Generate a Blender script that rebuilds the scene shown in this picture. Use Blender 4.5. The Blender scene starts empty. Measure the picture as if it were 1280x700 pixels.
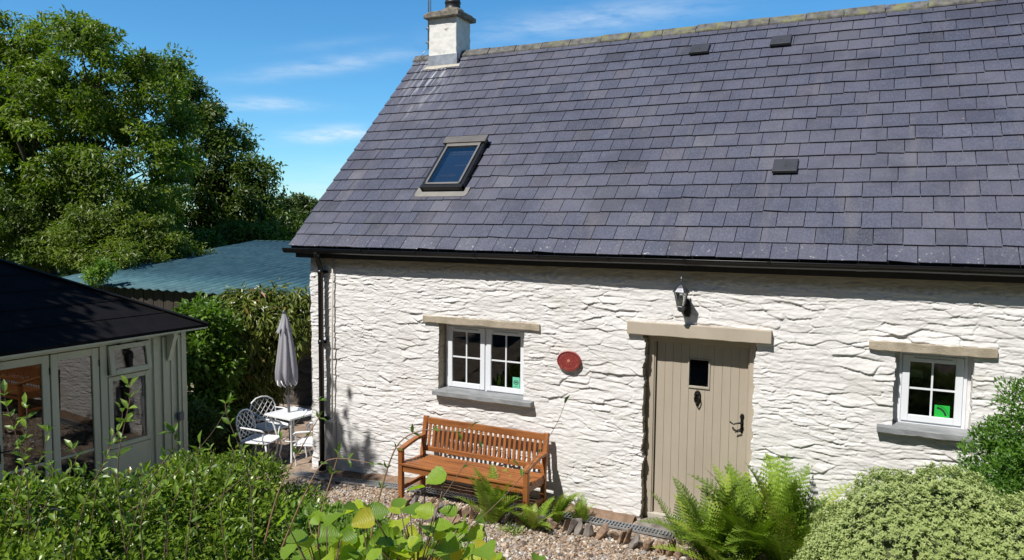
import bpy, bmesh, math, random
import numpy as np
from mathutils import Vector, Matrix, noise as mnoise
S = bpy.context.scene
C = S.collection
R = math.radians
rnd = random.Random(7)
rng = np.random.default_rng(11)

# ------------------------------------------------------------------ camera
CAM = np.array([5.687, -7.476, 3.135])
YAW, PIT, ROL, FPX = R(26.21), R(-4.204), R(0.562), 927.25
fw = np.array([-math.sin(YAW)*math.cos(PIT), math.cos(YAW)*math.cos(PIT), math.sin(PIT)])
rt0 = np.array([math.cos(YAW), math.sin(YAW), 0.0]); up0 = np.cross(rt0, fw)
rt = rt0*math.cos(ROL)+up0*math.sin(ROL); up = -rt0*math.sin(ROL)+up0*math.cos(ROL)
cd = bpy.data.cameras.new('camera'); cam = bpy.data.objects.new('camera', cd); C.objects.link(cam)
cd.sensor_width = 36; cd.lens = FPX/1280*36; cd.clip_start = .05; cd.clip_end = 2000
M4 = Matrix(((rt[0], up[0], -fw[0], CAM[0]), (rt[1], up[1], -fw[1], CAM[1]), (rt[2], up[2], -fw[2], CAM[2]), (0, 0, 0, 1)))
cam.matrix_world = M4
S.camera = cam

def at(px, py, d):
    """world point at a real distance d in front of the camera"""
    v = CAM + d*(fw+(px-640)/FPX*rt-(py-350)/FPX*up)
    return Vector(v)

# ------------------------------------------------------------------ sun, sky
SUNV = Vector((-.38, -1.0, 1.45)).normalized()
elev = math.asin(SUNV.z); azim = math.atan2(SUNV.x, SUNV.y)
sl = bpy.data.lights.new('sun', 'SUN'); so = bpy.data.objects.new('sun', sl); C.objects.link(so)
sl.energy = 5.0; sl.angle = R(.53); sl.color = (1, .965, .90)
so.rotation_euler = SUNV.to_track_quat('Z', 'Y').to_euler(); so.location = (0, -5, 20)
W = bpy.data.worlds.new('World'); S.world = W; W.use_nodes = True
wt = W.node_tree; wt.nodes.clear()
def N(t, k, **kw):
    n = t.nodes.new(k)
    for a, b in kw.items():
        if a == 'inp':
            for i, v in b.items(): n.inputs[i].default_value = v
        else: setattr(n, a, b)
    return n
sky = N(wt, 'ShaderNodeTexSky', sky_type='NISHITA', sun_disc=False, sun_elevation=elev, sun_rotation=azim,
        air_density=1.0, dust_density=0.05, ozone_density=4.0, altitude=50)
bg = N(wt, 'ShaderNodeBackground', inp={'Strength': .062}); wo = N(wt, 'ShaderNodeOutputWorld')
tcw = N(wt, 'ShaderNodeTexCoord')
# deeper blue, as a polarised phone picture records it
hs = N(wt, 'ShaderNodeHueSaturation', inp={'Saturation': 1.18, 'Value': 1.0, 'Hue': .492})
wt.links.new(sky.outputs[0], hs.inputs['Color'])
# cirrus wisps: gaussians round directions in the sky, broken up by stretched noise
def wmath(op, a, b=None):
    n = N(wt, 'ShaderNodeMath', operation=op)
    for i, v in enumerate((a, b)):
        if v is None: continue
        if isinstance(v, (int, float)): n.inputs[i].default_value = v
        else: wt.links.new(v, n.inputs[i])
    return n.outputs[0]
def wdot(vec):
    n = N(wt, 'ShaderNodeVectorMath', operation='DOT_PRODUCT'); n.inputs[1].default_value = vec
    wt.links.new(tcw.outputs['Generated'], n.inputs[0]); return n.outputs['Value']
tot = None
for (x0, y0, x1, y1, wid, amp) in [(300, 98, 520, 66, .010, .30), (270, 128, 385, 132, .0075, .5), (365, 171, 462, 165, .0085, .95),
        (600, 42, 900, 4, .016, .34), (345, 236, 520, 250, .022, .30), (400, 205, 560, 215, .012, .16), (350, 62, 470, 48, .006, .10)]:
    a = (at(x0, y0, 1)-Vector(CAM)).normalized(); b = (at(x1, y1, 1)-Vector(CAM)).normalized()
    m = (a+b).normalized(); e1 = (b-a); L = e1.length/2; e1.normalize(); e2 = m.cross(e1).normalized()
    ua = wmath('DIVIDE', wdot(e1), L); ub = wmath('DIVIDE', wdot(e2), wid); 
    ra = wmath('ADD', wmath('MULTIPLY', ua, ua), wmath('MULTIPLY', ub, ub))
    g = wmath('MULTIPLY', wmath('EXPONENT', wmath('MULTIPLY', ra, -1.0)), amp)
    g = wmath('MULTIPLY', g, wmath('GREATER_THAN', wdot(m), .5))
    tot = g if tot is None else wmath('ADD', tot, g)
mp = N(wt, 'ShaderNodeMapping'); mp.inputs['Scale'].default_value = (7, 7, 38)
nz = N(wt, 'ShaderNodeTexNoise', inp={'Scale': 2.2, 'Detail': 6, 'Roughness': .62})
wt.links.new(tcw.outputs['Generated'], mp.inputs[0]); wt.links.new(mp.outputs[0], nz.inputs['Vector'])
mr = N(wt, 'ShaderNodeMapRange'); mr.inputs['From Min'].default_value = .34; mr.inputs['From Max'].default_value = .60
mr.inputs['To Min'].default_value = .15
wt.links.new(nz.outputs[0], mr.inputs['Value'])
cm = wmath('MULTIPLY', tot, mr.outputs[0])
# sky ahead of the camera brightened by hand, sky behind dimmed to cut wall fill
dy = wdot((0, 1, 0)); dm = N(wt, 'ShaderNodeMapRange', interpolation_type='SMOOTHSTEP', inp={'From Min': -.35, 'From Max': .45, 'To Min': .55, 'To Max': 2.1}); wt.links.new(dy, dm.inputs['Value'])
dv = N(wt, 'ShaderNodeVectorMath', operation='SCALE'); tn = N(wt, 'ShaderNodeVectorMath', operation='MULTIPLY'); tn.inputs[1].default_value = (.62, .90, 1.03)
wt.links.new(hs.outputs[0], tn.inputs[0]); wt.links.new(tn.outputs[0], dv.inputs[0]); wt.links.new(dm.outputs[0], dv.inputs['Scale'])
mx = N(wt, 'ShaderNodeMix', data_type='RGBA', clamp_factor=True); mx.inputs['B'].default_value = (13, 14, 15, 1)
wt.links.new(cm, mx.inputs['Factor']); wt.links.new(dv.outputs[0], mx.inputs['A'])
wt.links.new(mx.outputs['Result'], bg.inputs['Color']); wt.links.new(bg.outputs[0], wo.inputs[0])
S.view_settings.view_transform = 'Standard'; S.view_settings.look = 'None'; S.view_settings.gamma = 1
S.view_settings.exposure = 0.2
S.render.engine = 'CYCLES'
S.cycles.max_bounces = 8; S.cycles.transparent_max_bounces = 8
S.render.resolution_x, S.render.resolution_y = 1024, 560

# ------------------------------------------------------------------ materials
def newmat(name):
    m = bpy.data.materials.new(name); m.use_nodes = True; t = m.node_tree; t.nodes.clear()
    o = N(t, 'ShaderNodeOutputMaterial'); b = N(t, 'ShaderNodeBsdfPrincipled'); t.links.new(b.outputs[0], o.inputs[0])
    return m, t, b, o
def c4(c): return (c[0], c[1], c[2], 1)
def ramp(t, stops, src):
    r = N(t, 'ShaderNodeValToRGB'); e = r.color_ramp.elements
    while len(e) < len(stops): e.new(.5)
    for i, (p, c) in enumerate(stops): e[i].position = p; e[i].color = c4(c)
    t.links.new(src, r.inputs[0]); return r.outputs[0]
def noise_tex(t, scale, detail=5, rough=.6, vec=None, stretch=None, coord='Object'):
    tc = N(t, 'ShaderNodeTexCoord'); src = tc.outputs[coord]
    if stretch:
        m = N(t, 'ShaderNodeMapping'); m.inputs['Scale'].default_value = stretch; t.links.new(src, m.inputs[0]); src = m.outputs[0]
    n = N(t, 'ShaderNodeTexNoise', inp={'Scale': scale, 'Detail': detail, 'Roughness': rough}); t.links.new(src, n.inputs['Vector'])
    return n.outputs[0]
def mixc(t, fac, a, b, mode='MIX'):
    m = N(t, 'ShaderNodeMix', data_type='RGBA', blend_type=mode)
    for s, v in (('Factor', fac), ('A', a), ('B', b)):
        if isinstance(v, (int, float)): m.inputs[s].default_value = v
        elif isinstance(v, tuple): m.inputs[s].default_value = c4(v)
        else: t.links.new(v, m.inputs[s])
    return m.outputs['Result']
def bump(t, b, src, strength=.3, dist=.01):
    n = N(t, 'ShaderNodeBump', inp={'Strength': strength, 'Distance': dist}); t.links.new(src, n.inputs['Height']); t.links.new(n.outputs[0], b.inputs['Normal'])
def mat(name, c1, c2=None, rough=.6, scale=8, bmp=.2, bdist=.004, metal=0, stretch=None, spec=.4, lo=.35, hi=.65, detail=5):
    m, t, b, o = newmat(name); c2 = c2 or tuple(x*.75 for x in c1)
    n = noise_tex(t, scale, detail=detail, stretch=stretch)
    t.links.new(ramp(t, [(lo, c2), (hi, c1)], n), b.inputs['Base Color'])
    b.inputs['Roughness'].default_value = rough; b.inputs['Metallic'].default_value = metal; b.inputs['Specular IOR Level'].default_value = spec
    if bmp:
        n2 = noise_tex(t, scale*6, stretch=stretch); bump(t, b, n2, bmp, bdist)
    return m
def attr(t, name='tint'):
    a = N(t, 'ShaderNodeAttribute'); a.attribute_name = name
    s = N(t, 'ShaderNodeSeparateColor'); t.links.new(a.outputs['Color'], s.inputs[0]); return s.outputs
def leafmat(name, stops, rough=.45, trans=.35, spec=.5, tboost=(1.25, 1.5, .6)):
    m, t, b, o = newmat(name); s = attr(t)
    col = ramp(t, stops, s[0]); t.links.new(col, b.inputs['Base Color'])
    b.inputs['Roughness'].default_value = rough; b.inputs['Specular IOR Level'].default_value = spec
    tr = N(t, 'ShaderNodeBsdfTranslucent'); tc = mixc(t, 1.0, col, tboost, 'MULTIPLY'); t.links.new(tc, tr.inputs[0])
    mx = N(t, 'ShaderNodeMixShader', inp={0: trans}); t.links.new(b.outputs[0], mx.inputs[1]); t.links.new(tr.outputs[0], mx.inputs[2])
    t.links.new(mx.outputs[0], o.inputs[0]); return m

def wall_material():
    m, t, b, o = newmat('limewashed_stone')
    tc = N(t, 'ShaderNodeTexCoord'); sp = N(t, 'ShaderNodeSeparateXYZ'); t.links.new(tc.outputs['Object'], sp.inputs[0])
    big = noise_tex(t, 1.3, stretch=(1, 1, 2)); fine = noise_tex(t, 14, detail=8, stretch=(1, 1, 2.6)); sp1 = noise_tex(t, 60, detail=3)
    base = ramp(t, [(.3, (.675, .655, .645)), (.7, (.75, .737, .733))], big)
    base = mixc(t, mixfac(t, fine, .50, .72, .45), base, (.56, .54, .52))
    base = mixc(t, mixfac(t, sp1, .64, .74, .35), base, (.50, .44, .38))
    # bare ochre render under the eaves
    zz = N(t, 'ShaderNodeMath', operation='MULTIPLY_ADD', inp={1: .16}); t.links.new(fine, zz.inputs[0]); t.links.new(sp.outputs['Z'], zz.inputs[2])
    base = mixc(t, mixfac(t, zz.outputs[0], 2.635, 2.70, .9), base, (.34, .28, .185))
    # reddish clay splashed along the foot
    zl = N(t, 'ShaderNodeMath', operation='MULTIPLY_ADD', inp={1: .10}); t.links.new(fine, zl.inputs[0]); t.links.new(sp.outputs['Z'], zl.inputs[2])
    xs = N(t, 'ShaderNodeMath', operation='MULTIPLY_ADD', inp={1: -.035}); t.links.new(sp.outputs['X'], xs.inputs[0]); t.links.new(zl.outputs[0], xs.inputs[2])
    base = mixc(t, mixfac(t, xs.outputs[0], .005, -.045, .85), base, (.34, .225, .155))
    # green-brown weathering in patches
    w = noise_tex(t, 2.1, detail=6); base = mixc(t, mixfac(t, w, .54, .70, .40), base, (.50, .47, .40))
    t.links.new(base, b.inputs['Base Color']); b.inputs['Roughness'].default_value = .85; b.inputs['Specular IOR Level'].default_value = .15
    bump(t, b, noise_tex(t, 45, detail=6, stretch=(1, 1, 2)), .35, .006); return m
def mixfac(t, src, a, b, amp):
    m = N(t, 'ShaderNodeMapRange', inp={'From Min': min(a, b), 'From Max': max(a, b), 'To Min': 0 if a < b else amp, 'To Max': amp if a < b else 0})
    t.links.new(src, m.inputs['Value']); return m.outputs[0]

def slate_material():
    m, t, b, o = newmat('welsh_slate'); s = attr(t)
    col = ramp(t, [(0, (.030, .034, .052)), (.25, (.044, .050, .084)), (.6, (.062, .069, .110)), (.85, (.078, .085, .126)), (1, (.115, .120, .150))], s[0])
    col = mixc(t, s[1], col, mixc(t, .35, col, (.14, .115, .115)))
    grain = noise_tex(t, 38, detail=9, rough=.8, stretch=(1.6, 1, 1)); 
    col = mixc(t, mixfac(t, grain, .48, .66, .6), col, (.16, .165, .205))
    col = mixc(t, mixfac(t, grain, .50, .38, .65), col, (.045, .045, .062))
    spk = noise_tex(t, 170, detail=2); col = mixc(t, mixfac(t, spk, .66, .74, .28), col, (.31, .31, .31))
    strk = noise_tex(t, 1.0, detail=6, stretch=(5.0, .7, .7)); col = mixc(t, mixfac(t, strk, .54, .70, .42), col, (.15, .14, .15))
    patch = noise_tex(t, .7, detail=4); col = mixc(t, mixfac(t, patch, .46, .64, .45), col, (.125, .122, .155)); dk = noise_tex(t, 1.7, detail=7); col = mixc(t, mixfac(t, dk, .50, .36, .5), col, (.04, .043, .066))
    och = noise_tex(t, 9, detail=4); col = mixc(t, mixfac(t, och, .735, .77, .7), col, (.30, .19, .10))
    # pale lime run-off below the chimney
    tc = N(t, 'ShaderNodeTexCoord'); sp = N(t, 'ShaderNodeSeparateXYZ'); t.links.new(tc.outputs['Object'], sp.inputs[0])
    fx = wgauss(t, sp.outputs['X'], -.62, .34); fz = mixfac(t, sp.outputs['Z'], 4.55, 5.65, 1)
    st = mixfac(t, noise_tex(t, 3.2, detail=5, stretch=(5, .5, .5)), .50, .60, .85)
    f = N(t, 'ShaderNodeMath', operation='MULTIPLY'); t.links.new(fx, f.inputs[0]); t.links.new(fz, f.inputs[1])
    f2 = N(t, 'ShaderNodeMath', operation='MULTIPLY'); t.links.new(f.outputs[0], f2.inputs[0]); t.links.new(st, f2.inputs[1])
    col = mixc(t, f2.outputs[0], col, (.46, .47, .50))
    # white flecks of lichen on the lowest course
    fl = noise_tex(t, 26, detail=5); fe = mixfac(t, sp.outputs['Z'], 3.02, 2.86, 1)
    g = N(t, 'ShaderNodeMath', operation='MULTIPLY'); t.links.new(mixfac(t, fl, .62, .68, .6), g.inputs[0]); t.links.new(fe, g.inputs[1])
    col = mixc(t, g.outputs[0], col, (.55, .52, .48))
    t.links.new(col, b.inputs['Base Color']); b.inputs['Roughness'].default_value = .55; b.inputs['Specular IOR Level'].default_value = .45
    bump(t, b, grain, .5, .006); return m
def wgauss(t, src, c, w):
    a = N(t, 'ShaderNodeMath', operation='SUBTRACT', inp={1: c}); t.links.new(src, a.inputs[0])
    b = N(t, 'ShaderNodeMath', operation='DIVIDE', inp={1: w}); t.links.new(a.outputs[0], b.inputs[0])
    d = N(t, 'ShaderNodeMath', operation='MULTIPLY'); t.links.new(b.outputs[0], d.inputs[0]); t.links.new(b.outputs[0], d.inputs[1])
    e = N(t, 'ShaderNodeMath', operation='MULTIPLY', inp={1: -1.0}); t.links.new(d.outputs[0], e.inputs[0])
    f = N(t, 'ShaderNodeMath', operation='EXPONENT'); t.links.new(e.outputs[0], f.inputs[0]); return f.outputs[0]

def glass(name, tint=(.9, .95, .95), refl=.06, rough=.0):
    m, t, b, o = newmat(name); t.nodes.remove(b)
    g = N(t, 'ShaderNodeBsdfGlossy', inp={'Roughness': rough}); g.inputs[0].default_value = (1, 1, 1, 1)
    tr = N(t, 'ShaderNodeBsdfTransparent'); tr.inputs[0].default_value = c4(tint)
    f = N(t, 'ShaderNodeFresnel', inp={'IOR': 1.5}); a = N(t, 'ShaderNodeMath', operation='ADD', inp={1: refl}); t.links.new(f.outputs[0], a.inputs[0])
    mx = N(t, 'ShaderNodeMixShader'); t.links.new(a.outputs[0], mx.inputs[0]); t.links.new(tr.outputs[0], mx.inputs[1]); t.links.new(g.outputs[0], mx.inputs[2])
    t.links.new(mx.outputs[0], o.inputs[0]); return m

def brick_like(name, c1, c2, mortar, scale=4):
    m, t, b, o = newmat(name); tc = N(t, 'ShaderNodeTexCoord'); v = N(t, 'ShaderNodeTexVoronoi', inp={'Scale': scale}); mp = N(t, 'ShaderNodeMapping'); mp.inputs['Scale'].default_value = (1, 1, 2.6)
    t.links.new(tc.outputs['Object'], mp.inputs[0]); t.links.new(mp.outputs[0], v.inputs['Vector'])
    s = N(t, 'ShaderNodeSeparateColor'); t.links.new(v.outputs['Color'], s.inputs[0])
    t.links.new(ramp(t, [(0, c1), (1, c2)], s.outputs[0]), b.inputs['Base Color']); b.inputs['Roughness'].default_value = .9
    bump(t, b, v.outputs['Distance'], .8, -.03); return m

MT = {}
MT['wall'] = wall_material()
MT['slate'] = slate_material()
MT['under'] = mat('roof_underlay', (.02, .02, .022), rough=.9, bmp=0)
MT['black'] = mat('black_plastic', (.012, .012, .013), (.008, .008, .009), rough=.32, scale=3, bmp=0, spec=.5)
MT['fascia'] = mat('black_fascia_board', (.018, .017, .016), (.010, .010, .010), rough=.6, scale=6, bmp=.1)
MT['taupe'] = mat('taupe_paint', (.46, .40, .325), (.39, .335, .265), rough=.6, scale=3.5, lo=.3, hi=.7, bmp=.12, bdist=.003, stretch=(1, 1, .3))
MT['taupe_rough'] = mat('taupe_painted_stone', (.45, .385, .30), (.33, .28, .21), rough=.85, scale=9, bmp=.6, bdist=.01)
MT['upvc'] = mat('white_window_frame', (.80, .82, .86), (.76, .78, .83), rough=.3, scale=3, bmp=0, spec=.5)
MT['sill'] = mat('grey_slate_sill', (.30, .31, .32), (.19, .20, .21), rough=.75, scale=9, bmp=.4, bdist=.006, stretch=(.5, 1, 2))
MT['glass'] = glass('window_glass', refl=.012)
MT['skyglass'] = glass('roof_window_glass', tint=(.55, .6, .65), refl=.20)
MT['shglass'] = glass('summerhouse_glass', tint=(.5, .53, .5), refl=.07)
MT['iron'] = mat('black_iron', (.014, .013, .012), rough=.4, scale=10, bmp=.3, metal=.3)
MT['plaque'] = mat('oxide_red_plaque', (.27, .040, .035), (.20, .030, .028), rough=.5, scale=20, bmp=.3)
MT['plaque_mark'] = mat('worn_plaque_relief', (.50, .20, .14), (.36, .10, .08), rough=.6, scale=20, bmp=0)
MT['lamp_metal'] = mat('pewter_lamp_metal', (.12, .125, .14), (.05, .05, .06), rough=.35, scale=20, bmp=.2, metal=.6)
MT['lampglass'] = glass('lamp_glass', tint=(.8, .82, .8), refl=.12, rough=.1)
MT['ridge'] = None
MT['teak'] = mat('oiled_teak', (.40, .155, .048), (.19, .068, .024), rough=.42, scale=7, bmp=.25, bdist=.002, stretch=(.35, 2.2, 2.2), lo=.3, hi=.7, detail=8)
MT['teak_v'] = mat('oiled_teak_upright', (.39, .145, .042), (.20, .066, .021), rough=.42, scale=7, bmp=.25, bdist=.002, stretch=(2.6, 2.6, .3), lo=.3, hi=.7, detail=8)
MT['white_metal'] = mat('white_cast_aluminium', (.78, .79, .80), (.70, .71, .72), rough=.4, scale=12, bmp=.05)
MT['fabric'] = mat('grey_umbrella_cloth', (.36, .35, .385), (.28, .275, .31), rough=.9, scale=5, bmp=.3, bdist=.01, stretch=(1, 1, .25))
MT['pole'] = mat('grey_umbrella_pole', (.16, .16, .17), rough=.4, scale=5, bmp=0, metal=.5)
MT['sage'] = mat('sage_green_paint', (.52, .575, .44), (.45, .50, .38), rough=.5, scale=4, bmp=.12, stretch=(1, 1, .2))
MT['felt'] = mat('black_roofing_felt', (.010, .009, .010), (.004, .004, .005), spec=.15, rough=.9, scale=3, bmp=.35, bdist=.01)
MT['darkwood'] = mat('dark_varnished_wood', (.09, .045, .028), (.05, .024, .015), rough=.4, scale=4, bmp=.1, stretch=(3, .3, 3))
MT['floor_in'] = mat('interior_boards', (.16, .13, .10), rough=.7, scale=4)
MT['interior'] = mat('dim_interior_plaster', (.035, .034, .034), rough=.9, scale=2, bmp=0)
MT['bark'] = mat('grey_brown_bark', (.12, .095, .07), (.06, .048, .036), rough=.9, scale=12, bmp=.6, bdist=.02, stretch=(1, 1, .3))
MT['stem'] = mat('brown_twig', (.20, .14, .09), (.12, .08, .05), rough=.8, scale=20, bmp=.2)
MT['redstem'] = mat('reddish_stem', (.27, .15, .10), (.20, .15, .07), rough=.6, scale=20, bmp=.1)
MT['greenstem'] = mat('green_stem', (.22, .25, .07), (.17, .16, .05), rough=.6, scale=20, bmp=.1)
MT['darkstone'] = brick_like('dark_rubble_stone', (.035, .03, .026), (.11, .09, .075), (.05, .05, .05), 5)
MT['barnboard'] = mat('weathered_dark_boards', (.055, .043, .033), (.025, .02, .016), rough=.9, scale=4, bmp=.5, stretch=(6, 6, .5))
MT['blockwork'] = mat('pinkish_brown_blocks', (.26, .19, .15), (.17, .12, .10), rough=.9, scale=5, bmp=.4)
MT['edge'] = mat('brown_slate_rock', (.36, .235, .15), (.15, .105, .08), rough=.85, scale=7, bmp=.6, bdist=.01, stretch=(1, 1, 3))
MT['edge_grey'] = mat('grey_slate_rock', (.27, .24, .215), (.13, .11, .10), rough=.75, scale=8, bmp=.6, bdist=.01)
MT['galv'] = mat('galvanised_grating', (.42, .43, .44), (.30, .31, .33), rough=.4, scale=9, bmp=.1, metal=.6)
MT['greysteel'] = mat('grey_box_plastic', (.33, .35, .38), rough=.5, scale=6, bmp=0)
MT['lead'] = mat('weathered_lead', (.30, .33, .38), (.19, .21, .25), rough=.5, scale=9, bmp=.2)
MT['mortar'] = mat('cream_mortar', (.50, .47, .40), (.38, .35, .30), rough=.9, scale=12, bmp=.5)
MT['capstone'] = mat('lichened_chimney_cap', (.30, .27, .22), (.10, .09, .075), rough=.9, scale=14, bmp=.7, bdist=.01)
MT['frame_grey'] = mat('brown_grey_aluminium', (.25, .24, .225), (.20, .19, .18), rough=.35, scale=4, bmp=0, metal=.4)
MT['sticker'] = mat('mint_green_sticker', (.16, .58, .38), (.15, .54, .36), rough=.5, scale=4, bmp=0)
MT['green_card'] = mat('bright_green_card', (.02, .48, .06), (.02, .44, .05), rough=.5, scale=4, bmp=0)
MT['dark_ink'] = mat('dark_print', (.02, .04, .03), rough=.6, scale=4, bmp=0)
MT['bottle'] = mat('lime_bottle', (.35, .62, .05), rough=.3, scale=4, bmp=0)
MT['pink'] = mat('magenta_petal', (.62, .03, .24), (.5, .02, .2), rough=.6, scale=20, bmp=0)
MT['purple'] = mat('violet_petal', (.25, .14, .45), rough=.6, scale=20, bmp=0)
MT['whitepetal'] = mat('white_petal', (.78, .78, .74), rough=.6, scale=20, bmp=0)

def ridge_material():
    m, t, b, o = newmat('mossy_ridge_tile')
    n = noise_tex(t, 12, detail=7); col = ramp(t, [(.35, (.06, .058, .056)), (.65, (.17, .165, .155))], n)
    tc = N(t, 'ShaderNodeTexCoord'); sp = N(t, 'ShaderNodeSeparateXYZ'); t.links.new(tc.outputs['Object'], sp.inputs[0])
    fx = mixfac(t, sp.outputs['X'], .6, 2.2, 1.0); mo = mixfac(t, noise_tex(t, 6.5, detail=7), .48, .62, .8)
    f = N(t, 'ShaderNodeMath', operation='MULTIPLY'); t.links.new(fx, f.inputs[0]); t.links.new(mo, f.inputs[1])
    col = mixc(t, f.outputs[0], col, (.20, .205, .085)); t.links.new(col, b.inputs['Base Color']); b.inputs['Roughness'].default_value = .9
    bump(t, b, n, .7, .012); return m
MT['ridge'] = ridge_material()
def barn_material():
    m, t, b, o = newmat('blue_corrugated_sheet')
    n = noise_tex(t, 2.5, detail=7, stretch=(1, 1, 1)); col = ramp(t, [(.35, (.042, .108, .135)), (.7, (.085, .175, .20))], n)
    col = mixc(t, mixfac(t, noise_tex(t, 1.1, detail=5, stretch=(.25, 3, 3)), .56, .64, .6), col, (.035, .07, .085))
    col = mixc(t, mixfac(t, noise_tex(t, 11, detail=3), .70, .76, .6), col, (.28, .34, .36))
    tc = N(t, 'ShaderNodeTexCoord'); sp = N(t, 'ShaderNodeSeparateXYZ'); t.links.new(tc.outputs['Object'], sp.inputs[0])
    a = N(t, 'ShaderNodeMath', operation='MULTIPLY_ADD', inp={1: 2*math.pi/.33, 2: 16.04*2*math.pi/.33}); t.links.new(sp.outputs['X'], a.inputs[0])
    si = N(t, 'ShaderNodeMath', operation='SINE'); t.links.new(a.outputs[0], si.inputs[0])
    col = mixc(t, mixfac(t, si.outputs[0], -.2, -.8, .8), col, (.018, .045, .055))      # corrugation shading painted as dark stripes in the valleys
    t.links.new(col, b.inputs['Base Color']); b.inputs['Roughness'].default_value = .7; b.inputs['Specular IOR Level'].default_value = .2; return m
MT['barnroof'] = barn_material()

LF = {}
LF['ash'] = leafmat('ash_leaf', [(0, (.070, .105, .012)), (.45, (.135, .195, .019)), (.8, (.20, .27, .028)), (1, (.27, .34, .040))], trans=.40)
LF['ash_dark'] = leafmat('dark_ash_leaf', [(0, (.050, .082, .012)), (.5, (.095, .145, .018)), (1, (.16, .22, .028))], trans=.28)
LF['lightbush'] = leafmat('hazel_leaf', [(0, (.08, .12, .016)), (.5, (.145, .20, .024)), (.9, (.22, .27, .036)), (1, (.28, .18, .05))], trans=.35)
LF['far'] = leafmat('far_leaf', [(0, (.035, .065, .016)), (.6, (.07, .11, .024)), (1, (.11, .15, .035))], trans=.25)
LF['laurel'] = leafmat('photinia_leaf', [(0, (.06, .085, .016)), (.45, (.13, .165, .028)), (.80, (.23, .25, .055)), (.90, (.29, .21, .06)), (1, (.32, .10, .04))], rough=.35, trans=.28)
LF['green'] = leafmat('bright_shrub_leaf', [(0, (.06, .12, .014)), (.5, (.11, .20, .02)), (1, (.19, .29, .035))], trans=.35)
LF['privet'] = leafmat('glossy_small_leaf', [(0, (.055, .095, .012)), (.5, (.13, .20, .020)), (.86, (.24, .34, .034)), (.95, (.28, .27, .05)), (1, (.42, .20, .055))], rough=.30, trans=.30, spec=.3)
LF['honey'] = leafmat('oval_pale_leaf', [(0, (.08, .15, .020)), (.5, (.15, .25, .035)), (1, (.25, .35, .055))], rough=.4, trans=.38)
LF['fern'] = leafmat('fern_frond', [(0, (.07, .125, .013)), (.5, (.155, .25, .020)), (.9, (.26, .37, .035)), (1, (.33, .33, .06))], rough=.5, trans=.22)
LF['hebe'] = leafmat('grey_green_hebe_leaf', [(0, (.24, .30, .11)), (.5, (.35, .42, .16)), (1, (.46, .52, .22))], rough=.6, trans=.22, spec=.3)
LF['dkgreen'] = leafmat('dark_small_leaf', [(0, (.04, .11, .012)), (.5, (.085, .19, .020)), (1, (.15, .27, .035))], rough=.4, trans=.3)
LF['yellow'] = leafmat('yellow_leaf', [(0, (.30, .30, .04)), (1, (.52, .48, .06))], trans=.35)
def bigleaf_material():
    m = leafmat('lime_veined_leaf', [(0, (.12, .23, .024)), (.5, (.27, .42, .034)), (.88, (.46, .52, .04)), (.96, (.50, .40, .05)), (1, (.38, .17, .06))], rough=.45, trans=.5, tboost=(1.35, 1.45, .5))
    t = m.node_tree; b = [n for n in t.nodes if n.type == 'BSDF_PRINCIPLED'][0]
    s = attr(t); w = N(t, 'ShaderNodeMath', operation='MULTIPLY', inp={1: 58.0}); t.links.new(s[1], w.inputs[0])
    sn = N(t, 'ShaderNodeMath', operation='SINE'); t.links.new(w.outputs[0], sn.inputs[0]); bump(t, b, sn.outputs[0], .25, .003)
    old = b.inputs['Base Color'].links[0].from_socket
    c2 = mixc(t, mixfac(t, sn.outputs[0], .80, 1.0, .30), old, (.45, .52, .16)); mot = noise_tex(t, 40, detail=4); c2 = mixc(t, mixfac(t, mot, .5, .72, .45), c2, (.13, .20, .03)); t.links.new(c2, b.inputs['Base Color'])
    return m
LF['big'] = bigleaf_material()

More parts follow.
